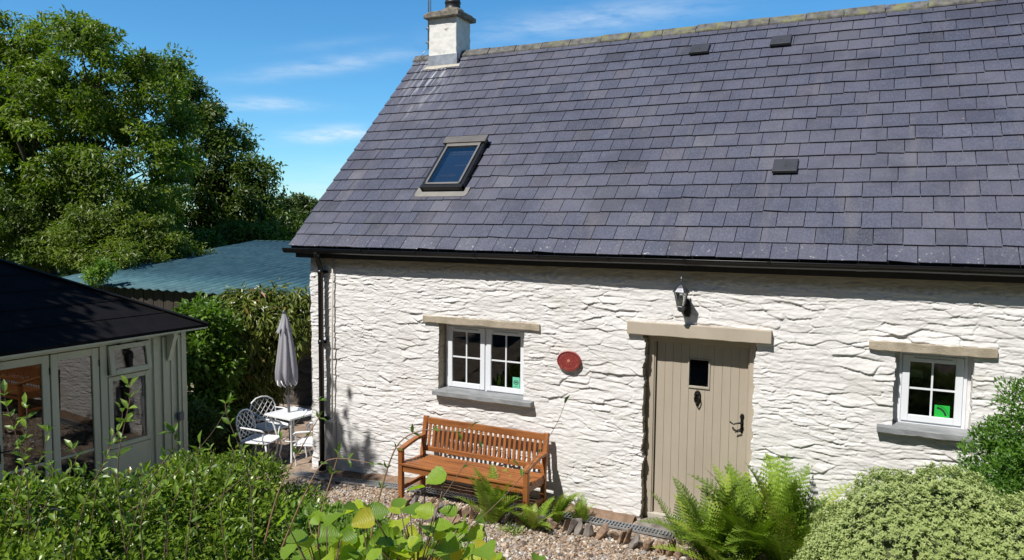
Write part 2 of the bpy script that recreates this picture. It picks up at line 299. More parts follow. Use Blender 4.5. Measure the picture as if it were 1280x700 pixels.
# ------------------------------------------------------------------ object helpers
def tag(o, label=None, cat=None, group=None, kind=None):
    if label: o['label'] = label
    if cat: o['category'] = cat
    if group: o['group'] = group
    if kind: o['kind'] = kind
    return o
def empty(name, loc=(0, 0, 0), rz=0, label=None, cat=None, group=None):
    o = bpy.data.objects.new(name, None); C.objects.link(o); o.location = loc; o.rotation_euler = (0, 0, rz); o.empty_display_size = .2
    return tag(o, label, cat, group)
def link(name, me, parent=None):
    o = bpy.data.objects.new(name, me); C.objects.link(o)
    if parent: o.parent = parent
    return o
def copy_tree(o, parent=None):
    c = o.copy(); C.objects.link(c)
    if parent: c.parent = parent; 
    for ch in [x for x in C.objects if x.parent == o]:
        k = copy_tree(ch, c); k.matrix_parent_inverse = ch.matrix_parent_inverse
    return c
class MB:
    def __init__(s): s.v = []; s.f = []; s.m = []; s.sm = []
    def add(s, vs, fs, mi=0, smooth=False):
        o = len(s.v); s.v += [tuple(v) for v in vs]
        for f in fs: s.f.append([i+o for i in f]); s.m.append(mi); s.sm.append(smooth)
    def box(s, a, b, mi=0, rot=None, piv=None):
        (x0, y0, z0), (x1, y1, z1) = a, b
        vs = [Vector(p) for p in ((x0, y0, z0), (x1, y0, z0), (x1, y1, z0), (x0, y1, z0), (x0, y0, z1), (x1, y0, z1), (x1, y1, z1), (x0, y1, z1))]
        if rot is not None:
            p = Vector(piv) if piv is not None else sum(vs, Vector())/8
            vs = [rot @ (v-p)+p for v in vs]
        s.add(vs, [(0, 3, 2, 1), (4, 5, 6, 7), (0, 1, 5, 4), (1, 2, 6, 5), (2, 3, 7, 6), (3, 0, 4, 7)], mi)
    def bar(s, p, q, w, h, upv=(0, 0, 1), mi=0):
        p, q = Vector(p), Vector(q); d = (q-p).normalized(); u = Vector(upv); sx = d.cross(u).normalized(); u = sx.cross(d)
        vs = []
        for c in (p, q):
            for a, b in ((-1, -1), (1, -1), (1, 1), (-1, 1)): vs.append(c+sx*a*w/2+u*b*h/2)
        s.add(vs, [(3, 2, 1, 0), (4, 5, 6, 7), (0, 1, 5, 4), (1, 2, 6, 5), (2, 3, 7, 6), (3, 0, 4, 7)], mi)
    def tube(s, pts, r, n=6, mi=0, caps=True):
        pts = [Vector(p) for p in pts]; k = len(pts); rr = r if isinstance(r, (list, tuple)) else [r]*k
        o = len(s.v); ref = None; vs = []
        for i, p in enumerate(pts):
            d = (pts[min(i+1, k-1)]-pts[max(i-1, 0)]); d = d.normalized() if d.length > 1e-9 else Vector((0, 0, 1))
            if ref is None: ref = Vector((0, 0, 1)) if abs(d.z) < .9 else Vector((1, 0, 0))
            a = d.cross(ref).normalized(); b = a.cross(d).normalized(); ref = b
            for j in range(n):
                t = 2*math.pi*j/n; vs.append(p+(a*math.cos(t)+b*math.sin(t))*rr[i])
        fs = []
        for i in range(k-1):
            for j in range(n):
                fs.append((i*n+j, i*n+(j+1) % n, (i+1)*n+(j+1) % n, (i+1)*n+j))
        if caps: fs.append(tuple(range(n-1, -1, -1))); fs.append(tuple((k-1)*n+j for j in range(n)))
        s.add(vs, fs, mi, True)
    def lathe(s, prof, c, n=16, mi=0, sm=True, ph=0):
        vs = []; c = Vector(c)
        for r, z in prof:
            for j in range(n):
                t = 2*math.pi*j/n+ph; vs.append(c+Vector((r*math.cos(t), r*math.sin(t), z)))
        fs = []
        for i in range(len(prof)-1):
            for j in range(n): fs.append((i*n+j, i*n+(j+1) % n, (i+1)*n+(j+1) % n, (i+1)*n+j))
        fs.append(tuple(range(n-1, -1, -1))); fs.append(tuple((len(prof)-1)*n+j for j in range(n)))
        s.add(vs, fs, mi, sm)
    def build(s, name, mats, parent=None, bevel=0, loc=None):
        me = bpy.data.meshes.new(name); me.from_pydata(s.v, [], s.f)
        for m in (mats if isinstance(mats, (list, tuple)) else [mats]): me.materials.append(m)
        me.polygons.foreach_set('material_index', s.m); me.polygons.foreach_set('use_smooth', s.sm); me.update()
        o = link(name, me, parent)
        if bevel:
            b = o.modifiers.new('bevel', 'BEVEL'); b.width = bevel; b.segments = 2; b.limit_method = 'ANGLE'; b.angle_limit = R(40)
        return o
def np_mesh(name, V, F, mats, parent=None, tint=None, smooth=False, mi=None):
    """V (n,3), F (m,k) uniform polygons"""
    me = bpy.data.meshes.new(name); k = F.shape[1]
    me.vertices.add(len(V)); me.vertices.foreach_set('co', V.astype(np.float32).ravel())
    me.loops.add(F.size); me.loops.foreach_set('vertex_index', F.astype(np.int32).ravel())
    me.polygons.add(len(F)); me.polygons.foreach_set('loop_start', np.arange(0, F.size, k, dtype=np.int32))
    try: me.polygons.foreach_set('loop_total', np.full(len(F), k, dtype=np.int32))
    except Exception: pass
    me.polygons.foreach_set('use_smooth', np.full(len(F), smooth))
    for m in (mats if isinstance(mats, (list, tuple)) else [mats]): me.materials.append(m)
    if mi is not None: me.polygons.foreach_set('material_index', mi.astype(np.int32))
    if tint is not None:
        a = me.color_attributes.new('tint', 'FLOAT_COLOR', 'POINT'); col = np.zeros((len(V), 4), np.float32); col[:, 3] = 1
        col[:, :tint.shape[1]] = tint; a.data.foreach_set('color', col.ravel())
    me.update(calc_edges=True); me.validate()
    return link(name, me, parent)

# leaf templates: verts in (across, along, up), quads
T_SIMPLE = (np.array([(0, 0, 0), (.5, .45, .06), (0, 1, -.08), (-.5, .45, .06)]), np.array([(0, 1, 2, 3)]))
T_FOLD = (np.array([(0, 0, 0), (.36, .22, .07), (.46, .55, .09), (0, 1, -.12), (-.46, .55, .09), (-.36, .22, .07), (0, .5, 0)]),
          np.array([(0, 1, 2, 6), (6, 2, 3, 3), (0, 6, 4, 5), (6, 3, 4, 4)]))
def unit(a): return a/np.maximum(np.linalg.norm(a, axis=1, keepdims=True), 1e-9)
def leaves(P, D, Nn, size, width, templ):
    """leaf at each P pointing along D with normal near Nn"""
    T, Q = templ; D = unit(D); X = unit(np.cross(D, Nn)); Z = np.cross(X, D); n = len(P)
    s = size[:, None, None]
    V = P[:, None, :]+s*(T[None, :, 0, None]*X[:, None, :]*width+T[None, :, 1, None]*D[:, None, :]+T[None, :, 2, None]*Z[:, None, :])
    F = Q[None]+(np.arange(n)*len(T))[:, None, None]
    return V.reshape(-1, 3), F.reshape(-1, Q.shape[1])
def leafobj(name, P, D, Nn, size, width, templ, material, parent=None, tints=None):
    V, F = leaves(P, D, Nn, size, width, templ)
    k = len(templ[0]); t = rng.random(len(P)) if tints is None else tints
    T = np.repeat(np.clip(t, 0, 1), k)[:, None]
    if F.shape[1] == 4 and (F[:, 2] == F[:, 3]).any():   # split degenerate quads into tris
        tri = np.concatenate([F[:, [0, 1, 2]], F[F[:, 2] != F[:, 3]][:, [0, 2, 3]]]); F = tri
    return np_mesh(name, V, F, material, parent, T)
def rdir(n): return unit(rng.normal(size=(n, 3)))
def cluster_points(lobes, nclump, crad, nleaf, shell=.55, flat=.7, keep=None):
    """lobes [(c,(rx,ry,rz))]; returns leaf pos, outward, clump tint"""
    vol = np.array([l[1][0]*l[1][1]*l[1][2] for l in lobes])**(2/3.); cnt = np.maximum(1, (nclump*vol/vol.sum()).astype(int))
    cen = []; outw = []
    for (c, r), k in zip(lobes, cnt):
        d = rdir(k); rad = (shell+(1-shell)*rng.random(k)**.6)[:, None]
        cen.append(np.array(c)+d*rad*np.array(r)); outw.append(d)
    cen = np.concatenate(cen); outw = np.concatenate(outw)
    if keep is not None:
        k = keep(cen); cen = cen[k]; outw = outw[k]
    n = len(cen); cr = crad*(.6+.8*rng.random(n))
    d = rdir(n*nleaf); q = rng.random(n*nleaf)**.45
    P = np.repeat(cen, nleaf, 0)+d*q[:, None]*np.repeat(cr, nleaf)[:, None]*np.array([1, 1, flat])
    O = unit(d+.5*np.repeat(outw, nleaf, 0)); tint = np.repeat(rng.random(n), nleaf)
    return P, O, tint, cen, cr

def branches(mb, base, cen, r0, nmain=7, seg=5):
    base = Vector(base)
    idx = rng.choice(len(cen), min(len(cen), nmain*9), replace=False)
    mains = [Vector(cen[i]) for i in idx[:nmain]]
    for m in mains:
        mid = base.lerp(m, .45)+Vector(rng.normal(size=3)*.06*(m-base).length)
        pts = [base, mid, base.lerp(m, .8)+Vector(rng.normal(size=3)*.03*(m-base).length), m]
        mb.tube(pts, [r0*.5, r0*.3, r0*.16, r0*.05], 6)
        for j in idx[nmain:]:
            c = Vector(cen[j])
            if min(range(nmain), key=lambda a: (mains[a]-c).length) == mains.index(m):
                st = mid.lerp(m, rng.random()*.8); mb.tube([st, st.lerp(c, .5)+Vector(rng.normal(size=3)*.05*(c-st).length), c], [r0*.14, r0*.08, r0*.03], 4)

def tree(label, foot, height, lobes, nclump, crad, nleaf, lsize, material, r0=.3, width=.5, cat='tree', name='tree', shell=.55, group=None, nmain=7, keep=None):
    root = empty(name, foot, 0, label, cat, group); f = Vector(foot)
    P, O, tint, cen, cr = cluster_points(lobes, nclump, crad, nleaf, shell, .55, keep)
    n = len(P); D = O*.5+rdir(n)*.8+np.array([0, 0, -.25]); Nn = unit(rdir(n)*.7+O*.5+np.array([0, 0, .9]))
    t = np.clip(.55*tint+.45*rng.random(n), 0, 1)
    o = leafobj('crown', P-np.array(foot), D, Nn, lsize*(.6+.8*rng.random(n)), width, T_SIMPLE, material, root, t)
    mb = MB(); top = Vector((0, 0, height*.35))
    mb.tube([(0, 0, -.3), (.03*height*.2, 0, height*.18), top], [r0*1.25, r0, r0*.8], 10)
    branches(mb, top, cen-np.array(foot), r0, nmain); mb.build('trunk', MT['bark'], root)
    return root

# ------------------------------------------------------------------ ground
def sstep(a, b, x):
    t = np.clip((x-a)/(b-a), 0, 1); return t*t*(3-2*t)
def tz(x, y):
    x = np.asarray(x, float); y = np.asarray(y, float)
    z = -.10*sstep(1.2, -.7, x)-.20*sstep(-.7, -2.0, x)-.35*sstep(-2.6, -9, x)-.35*sstep(3, 8, y)*sstep(2, -4, x)
    z = z+.03*sstep(1.5, 3.5, x)
    bank = .27*np.clip(-y-1.15, 0, 7)+.05*sstep(-1.0, -1.3, y)
    w = sstep(-2.6, .2, x+.35*(y+1.2)*0); z = z+bank*w
    z = z-3.0*sstep(25, 90, np.hypot(x, y)); return z
def Z(x, y): return float(tz(x, y))
def ground():
    a = np.concatenate([[-900, -500, -250, -120, -60, -35, -22, -15], np.arange(-10, 10.01, .1), [12, 16, 24, 40, 80, 200, 500, 900]])
    X, Y = np.meshgrid(a, a, indexing='ij'); Zz = tz(X, Y)
    near = (np.abs(X) < 10) & (np.abs(Y) < 10)
    Zz = Zz+near*(rng.random(X.shape)-.5)*.014
    n = len(a); V = np.stack([X, Y, Zz], -1).reshape(-1, 3); i, j = np.meshgrid(range(n-1), range(n-1), indexing='ij'); b = (i*n+j).ravel()
    F = np.stack([b, b+n, b+n+1, b+1], 1)
    m, t, bs, o = newmat('garden_ground')
    tc = N(t, 'ShaderNodeTexCoord'); sp = N(t, 'ShaderNodeSeparateXYZ'); t.links.new(tc.outputs['Object'], sp.inputs[0])
    v = N(t, 'ShaderNodeTexVoronoi', inp={'Scale': 42}); t.links.new(tc.outputs['Object'], v.inputs['Vector']); s = N(t, 'ShaderNodeSeparateColor'); t.links.new(v.outputs['Color'], s.inputs[0])
    grav = ramp(t, [(0, (.16, .12, .09)), (.4, (.30, .22, .16)), (.75, (.38, .31, .25)), (1, (.50, .46, .42))], s.outputs[0])
    soil = ramp(t, [(.3, (.09, .06, .04)), (.7, (.20, .13, .085))], noise_tex(t, 9, detail=8))
    col = mixc(t, mixfac(t, noise_tex(t, 3, detail=5), .5, .6, .5), grav, soil)
    grass = ramp(t, [(.3, (.04, .07, .015)), (.7, (.09, .13, .03))], noise_tex(t, 5, detail=8))
    col = mixc(t, mixfac(t, sp.outputs['X'], -8.0, -10.0, 1), col, grass); col = mixc(t, mixfac(t, sp.outputs['Y'], 8, 10, 1), col, grass)
    t.links.new(col, bs.inputs['Base Color']); bs.inputs['Roughness'].default_value = .95; bump(t, bs, v.outputs['Distance'], .6, -.015)
    o = np_mesh('ground', V, F, m, smooth=True); tag(o, kind='structure')
ground()
# patio slabs where the table stands
mb = MB()
for i in range(9):
    for j in range(8):
        x0 = -4.4+i*.42+rnd.uniform(-.01, .01); y0 = -.9+j*.44
        if x0 > -1.05 and y0 > -.3: continue
        z = Z(x0+.2, y0+.2)+.012+rnd.uniform(0, .006); e = .012
        mb.box((x0+e, y0+e, z-.05), (x0+.42-e, y0+.44-e, z))
o = mb.build('patio', mat('brown_stone_paving', (.36, .27, .20), (.20, .15, .115), rough=.85, scale=6, bmp=.5), bevel=.004); tag(o, kind='structure')

# ------------------------------------------------------------------ limewashed rubble wall
class VNoise:
    def __init__(s, seed): s.t = np.random.default_rng(seed).random((256, 256))
    def __call__(s, x, y):
        xi = np.floor(x).astype(int); yi = np.floor(y).astype(int); fx = x-xi; fy = y-yi; fx = fx*fx*(3-2*fx); fy = fy*fy*(3-2*fy)
        g = lambda a, b: s.t[a % 256, b % 256]
        return (g(xi, yi)*(1-fx)+g(xi+1, yi)*fx)*(1-fy)+(g(xi, yi+1)*(1-fx)+g(xi+1, yi+1)*fx)*fy
n1, n2, n3, n4 = VNoise(1), VNoise(2), VNoise(3), VNoise(4)
def stones(X, Zc, cw, ch, seed, gapd, offr):
    q = np.random.default_rng(seed); A, B = 256, 256
    jx, jz, off, tl, tx, wt_ = (q.random((A, B)) for _ in range(6))
    u = X/cw; v = Zc/ch; iu = np.floor(u).astype(int); iv = np.floor(v).astype(int)
    d1 = np.full(X.shape, 9e9); d2 = d1.copy(); O = np.zeros(X.shape); TL = O.copy(); SZ = O.copy(); TX = O.copy(); SX = O.copy()
    for dj in range(-1, 2):
        for di in range(-2, 3):
            a = iu+di; b = iv+dj; am, bm = a % A, b % B
            sx = a+jx[am, bm]*1.1+.5*(b % 2); sz = b+.5+(jz[am, bm]-.5)*.95
            d = np.sqrt((u-sx)**2+(v-sz)**2*1.15)-.55*(wt_[am, bm]-.3)
            c = d < d1
            d2 = np.where(c, d1, np.minimum(d2, d)); O = np.where(c, off[am, bm], O); TL = np.where(c, tl[am, bm], TL); TX = np.where(c, tx[am, bm], TX)
            SZ = np.where(c, (sz-v)*ch, SZ); SX = np.where(c, (sx-u)*cw, SX); d1 = np.where(c, d, d1)
    e = d2-d1; s = np.clip(e/.085, 0, 1); s = 1-(1-s)**1.5
    gm = np.clip((n2(X*2.7+seed, Zc*8.5)*.55+n4(X*7+seed, Zc*19)*.45-.40)*5.0, .06, 1.35)
    return (O-.5)*offr*s-gapd*gm*(1-s)+s*(SZ*(.06+.42*TL**2.5)+SX*(TX-.5)*.12)
def wall_height(X, Zc):
    wx = X+.06*(n1(X*3, Zc*7)-.5)+.03*n2(X*9, Zc*15); wz = Zc+.035*(n2(X*1.6, Zc*2.5)-.5)+.013*(n3(X*7, Zc*13)-.5)+.008*(n1(X*17, Zc*31)-.5)+.010*np.sin(X*1.7)
    sc = 1+.0*X
    hA = stones(wx, wz, .15, .036, 5, .011, .009); hB = stones(wx+3.3, wz*.93+.7, .27, .066, 9, .014, .012)
    hA = hA+.5*stones(wx*1.3+9, wz+4, .10, .024, 15, .005, .008); hB = hB+.45*stones(wx+5, wz*1.1+2, .12, .030, 19, .005, .009)
    k = np.clip((n4(X*1.6+5, Zc*3.1)-.50)*7+.5, 0, 1); h = hA*(1-k)+hB*k
    soft = np.clip((n3(X*1.9+9, Zc*4.1+3)*.6+n2(X*4.3, Zc*9)*.5)*2.1-.32, .12, 1.30)
    h = h*(.40+.60*soft)*.74+.022*(n1(X*1.1, Zc*1.6)-.5)+.0045*(n1(X*4+.6*Zc, Zc*11+X)-.5)+.004*(n2(X*13, Zc*34)-.5)+.003*(n3(X*26, Zc*60)-.5)+.002*(n4(X*60, Zc*110)-.5)
    return h
OPEN = [(1.035, 2.165, 1.172, 1.985), (5.868, 6.475, 1.352, 2.06), (3.548, 4.650, -.5, 2.03)]
def build_wall(parent):
    dx, dz = .0085, .0072; xs = np.arange(-.93, 7.25, dx); zs = np.arange(-.45, 2.81, dz); nx, nzn = len(xs), len(zs)
    X, Zc = np.meshgrid(xs, zs, indexing='ij'); h = wall_height(X, Zc)
    ed = np.exp(-((X+.93)/.02)**2); Y = -h+ed*.02
    XX = X+.006*(n2(X*30, Zc*30)-.5)+np.where(X < -.9, .03*(n1(X*0+3, Zc*9)-.5)*np.clip((-.9-X)/.03, 0, 1), 0)
    V = np.stack([XX, Y, Zc], -1).reshape(-1, 3); i, j = np.meshgrid(range(nx-1), range(nzn-1), indexing='ij'); i = i.ravel(); j = j.ravel()
    cx = xs[i]+dx/2; cz = zs[j]+dz/2; keep = np.ones(len(i), bool); row = n1(cz*0+2, cz*13)+.5*n2(cz*0+7, cz*37)-.75; row2 = n1(cz*0+22, cz*12)+.5*n2(cz*0+27, cz*31)-.75
    own = np.zeros(len(i), int)
    for q, (a, b, c, d) in enumerate(OPEN):
        amp = .030 if q == 2 else .014
        m = (cx > a+amp*row) & (cx < b+amp*row2) & (cz > c) & (cz < d); keep &= ~m; own[m] = q+1
    b0 = i*nzn+j; F = np.stack([b0, b0+nzn, b0+nzn+1, b0+1], 1)
    # reveals: step the removed cells' borders back into the wall
    K = keep.reshape(nx-1, nzn-1); Wn = own.reshape(nx-1, nzn-1); nv = len(V); ex = []; ef = []; em = []; depth = .34
    def side(p, q_, mi):
        k = nv+len(ex); 
        for a in (p, q_):
            ex.append(V[a]+np.array([0, .0, 0]))
        for a in (q_, p):
            w = V[a].copy(); w[1] = depth; ex.append(w)
        ef.append((k, k+1, k+2, k+3)); em.append(mi)
    rem = np.argwhere(~K)
    for (a, b) in rem:
        mi = 1 if Wn[a, b] in (1, 3) else 0
        if a > 0 and K[a-1, b]: side(a*nzn+b, a*nzn+b+1, mi)
        if a < nx-2 and K[a+1, b]: side((a+1)*nzn+b+1, (a+1)*nzn+b, 0)
        if b > 0 and K[a, b-1]: side((a+1)*nzn+b, a*nzn+b, 0)
        if b < nzn-2 and K[a, b+1]: side(a*nzn+b+1, (a+1)*nzn+b+1, 0)
    V2 = np.concatenate([V, np.array(ex)]); F2 = np.concatenate([F[keep], np.array(ef)]); mi = np.concatenate([np.zeros(keep.sum()), np.array(em)])
    o = np_mesh('stone_wall', V2, F2, [MT['wall'], MT['taupe_rough']], parent, smooth=True, mi=mi)
    return o

COT = empty('cottage', (0, 0, 0), 0, 'long white limewashed stone cottage with a purple-grey slate roof', 'cottage')
build_wall(COT)
X1 = 10.2; RY, RZ, EY, EZ, XE = 2.873, 5.833, -.12, 2.847, -1.16
# remaining outer walls
mb = MB()
mb.add([(-.925, .02, -1), (-.925, 5.75, -1), (-.925, 5.75, 2.8), (-.925, 2.873, 5.70), (-.925, .02, 2.80)], [(0, 4, 3, 2, 1)])
mb.add([(-.905, .36, -1), (-.905, 5.72, -1), (-.905, 5.72, 2.78), (-.905, 2.873, 5.66), (-.905, .36, 2.80)], [(0, 1, 2, 3, 4)])
mb.box((-.92, 5.72, -1), (X1, 5.75, 2.79)); mb.box((7.24, 0, -1), (X1, .33, 2.82)); mb.box((X1-.3, .1, -1), (X1, 5.7, 2.8))
mb.build('gable_wall', MT['wall'], COT)
# dark rooms behind the windows
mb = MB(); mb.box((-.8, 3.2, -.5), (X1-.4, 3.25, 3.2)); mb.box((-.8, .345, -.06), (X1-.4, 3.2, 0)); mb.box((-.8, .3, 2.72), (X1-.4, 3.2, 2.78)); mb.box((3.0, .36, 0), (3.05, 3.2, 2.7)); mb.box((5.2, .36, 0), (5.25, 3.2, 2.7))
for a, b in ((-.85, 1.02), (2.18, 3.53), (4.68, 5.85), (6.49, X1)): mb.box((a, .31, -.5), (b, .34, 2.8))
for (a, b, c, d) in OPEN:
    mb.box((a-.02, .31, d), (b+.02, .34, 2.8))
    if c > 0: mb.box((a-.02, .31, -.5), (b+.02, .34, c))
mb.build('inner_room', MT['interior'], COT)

# roof ----------------------------------------------------------------
U = Vector((1, 0, 0)); Vv = Vector((0, RY-EY, RZ-EZ)); SL = Vv.length; Vv.normalize(); NN = Vector((0, -Vv.z, Vv.y))
O0 = Vector((0, EY, EZ))
def rp(x, v, h=0): return O0+U*x+Vv*v+NN*h
mb = MB()
e = rp(XE+.02, .03, -.012); r_ = Vector((XE+.02, RY, RZ-.02))
prof = [(EY+.02, EZ-.0), (RY, RZ-.02), (2*RY-EY, EZ), (2*RY-EY, EZ-.05), (RY, RZ-.14), (EY+.05, EZ-.07)]
vs = [(XE+.015, y, z-.012) for y, z in prof]+[(X1+.2, y, z-.012) for y, z in prof]
fs = [(i, (i+1) % 6, 6+(i+1) % 6, 6+i) for i in range(6)]+[(5, 4, 1, 0), (4, 3, 2, 1), (6, 7, 10, 11), (7, 8, 9, 10)]
mb.add(vs, fs); mb.build('roof_deck', MT['under'], COT)
NC = 20; G = SL/NC; SW = .247
vs = []; fs = []; tints = []
gapn = random.Random(3)
sk = (.43, 1.05); 
for k in range(NC):
    v0 = k*G-.015; x = XE+(SW/2 if k % 2 else 0)-gapn.random()*.0
    first = True
    xcur = XE
    while xcur < X1+.2:
        w = SW*(1+gapn.uniform(-.035, .035))
        if first and k % 2: w = SW*.55
        first = False
        a = xcur+.0035; b = min(xcur+w-.0035, X1+.2); xcur += w
        tail = gapn.uniform(-.004, .004); rot = gapn.uniform(-.0025, .0025); hh = .0205+gapn.uniform(-.001, .004); tk = .011
        vt = v0+G+.05; base = len(vs)
        ch = gapn.random() < .08; cut = gapn.uniform(.008, .02)
        for (xx, vv, h0) in ((a, v0+tail-rot, hh), (b, v0+tail+rot, hh), (b, vt, .003), (a, vt, .003)):
            vs.append(rp(xx, min(vv, SL), h0)); vs.append(rp(xx, min(vv, SL), h0-tk))
        if ch: vs[base] = rp(a, v0+tail+cut, hh); vs[base+1] = rp(a, v0+tail+cut, hh-tk)
        B = base
        fs += [(B, B+2, B+4, B+6), (B+1, B+3, B+2, B), (B+3, B+5, B+4, B+2), (B+7, B+1, B, B+6)]
        t1 = min(1, max(0, gapn.gauss(.5, .19))); t2 = max(0, gapn.gauss(.1, .28)) if gapn.random() < .45 else 0
        tints += [(t1, min(1, t2))]*8
slates = np_mesh('roof', np.array([tuple(v) for v in vs]), np.array(fs), MT['slate'], COT, tint=np.array(tints))
# back slope
mb = MB(); mb.add([(XE, 2*RY-EY, EZ), (X1+.2, 2*RY-EY, EZ), (X1+.2, RY, RZ), (XE, RY, RZ)], [(0, 1, 2, 3)]); 
mb.build('rear_slope', MT['slate'], COT)
# ridge tiles
mb = MB(); x = XE-.03; i = 0
while x < X1+.2:
    w = .46+rnd.uniform(-.03, .03); dz = rnd.uniform(-.006, .008)
    if not (x < -.15 and x+w > -.75) or True:
        xa, xb = x, x+w-.008
        z = RZ+.036+dz; wd = .105; th = .024
        P_ = [(RY-wd, z-wd*.93), (RY-.02, z), (RY+.02, z), (RY+wd, z-wd*.93), (RY+wd, z-wd*.93-th), (RY, z-th-.02), (RY-wd, z-wd*.93-th)]
        vs = [(xa, y, zz) for y, zz in P_]+[(xb, y, zz) for y, zz in P_]; n = len(P_)
        mb.add(vs, [(i_, n+i_, n+(i_+1) % n, (i_+1) % n) for i_ in range(n)]+[tuple(range(n)), tuple(range(2*n-1, n-1, -1))])
    x += w
mb.build('ridge', MT['ridge'], slates, bevel=.004)
# vents
def vent(x, v):
    mb = MB(); w, l = .125, .105
    q = [rp(x-w*.92, v-l, .0), rp(x+w*.92, v-l, 0), rp(x+w*.92, v+l, 0), rp(x-w*.92, v+l, 0), rp(x-w*.92, v-l, .028), rp(x+w*.92, v-l, .028), rp(x+w*.92, v+l, .02), rp(x-w*.92, v+l, .02)]
    mb.add(q, [(0, 3, 2, 1), (4, 5, 6, 7), (0, 1, 5, 4), (1, 2, 6, 5), (2, 3, 7, 6), (3, 0, 4, 7)], 1)
    q = [rp(x-w, v-l-.012, .036), rp(x+w, v-l-.012, .036), rp(x+w, v+l, .024), rp(x-w, v+l, .024), rp(x-w*.96, v-l-.004, .062), rp(x+w*.96, v-l-.004, .062), rp(x+w*.93, v+l*.9, .046), rp(x-w*.93, v+l*.9, .046)]
    mb.add(q, [(0, 3, 2, 1), (4, 5, 6, 7), (0, 1, 5, 4), (1, 2, 6, 5), (2, 3, 7, 6), (3, 0, 4, 7)], 0)
    mb.tube([rp(x, v-.02, .045), rp(x, v-.02, .062)], .012, 8)
    return mb.build('roof_vent', [mat('charcoal_vent', (.040, .042, .052), (.03, .032, .04), rough=.55, scale=9), MT['black']], slates, bevel=.004)
vent(3.50, (2.397+.12)*1.414+.105); vent(4.50, (2.407+.12)*1.414+.105); vent(4.79, (.72+.12)*1.414+.105)
# roof window
def roof_window():
    x0, x1, v0, v1 = .43, 1.045, .985, 1.93
    mb = MB()
    def rbox(a, b, c, d, h0, h1, mi=0):
        q = [rp(a, c, h0), rp(b, c, h0), rp(b, d, h0), rp(a, d, h0), rp(a, c, h1), rp(b, c, h1), rp(b, d, h1), rp(a, d, h1)]
        mb.add(q, [(0, 3, 2, 1), (4, 5, 6, 7), (0, 1, 5, 4), (1, 2, 6, 5), (2, 3, 7, 6), (3, 0, 4, 7)], mi)
    # outer black frame, inner sash
    rbox(x0, x1, v0, v0+.05, .0, .095); rbox(x0, x0+.045, v0, v1, 0, .085); rbox(x1-.045, x1, v0, v1, 0, .085); rbox(x0, x1, v1-.03, v1, 0, .08)
    fr = mb.build('roof_window', MT['black'], COT, bevel=.004)
    mb = MB(); rbox(x0+.05, x1-.05, v0+.055, v0+.085, .06, .10); rbox(x0+.05, x0+.078, v0+.055, v1-.06, .06, .10); rbox(x1-.078, x1-.05, v0+.055, v1-.06, .06, .10); rbox(x0+.05, x1-.05, v1-.15, v1-.09, .06, .105)
    mb.build('sash', MT['frame_grey'], fr, bevel=.004)
    mb = MB(); rbox(x0-.015, x1+.015, v1-.10, v1+.03, .088, .125); mb.build('top_cover', mat('grey_top_casing', (.14, .13, .125), rough=.4, scale=5, bmp=0), fr, bevel=.006)
    mb = MB(); mb.add([rp(x0+.08, v0+.07, .085), rp(x1-.08, v0+.07, .085), rp(x1-.08, v1-.16, .085), rp(x0+.08, v1-.16, .085)], [(0, 1, 2, 3)]); mb.build('pane', MT['skyglass'], fr)
    mb = MB(); rbox(x0+.09, x0+.5, v0+.10, v1-.2, .01, .02); mb.build('blind', mat('navy_blind', (.03, .06, .13), rough=.8, scale=3, bmp=0), fr)
    # lead apron
    mb = MB(); pts = []
    for (cx, s_) in ((x0-.02, -1), (x1+.02, 1)):
        for k in range(6):
            a = math.pi/2*k/5; pts.append((cx+s_*.055*math.sin(a), v0-.03-.05*math.cos(a) if s_ < 0 else v0-.03-.05*math.cos(a)))
    L_ = [(x0-.075, v0+.06)]+[(x0-.02-.055*math.cos(math.pi/2*k/5), v0-.05-.05*math.sin(math.pi/2*k/5)) for k in range(6)]+[(x1+.02+.055*math.sin(math.pi/2*k/5), v0-.05-.05*math.cos(math.pi/2*k/5)) for k in range(6)]+[(x1+.075, v0+.06)]
    top = [rp(a, b, .024) for a, b in L_]; bot = [rp(a, b, .015) for a, b in L_]; n = len(L_)
    mb.add(top+bot, [tuple(range(n)), tuple(range(2*n-1, n-1, -1))]+[(i, n+i, n+(i+1) % n, (i+1) % n) for i in range(n)])
    mb.build('apron', mat('pale_lead_apron', (.25, .24, .22), (.19, .18, .17), rough=.6, scale=5, bmp=.1), fr)
roof_window()

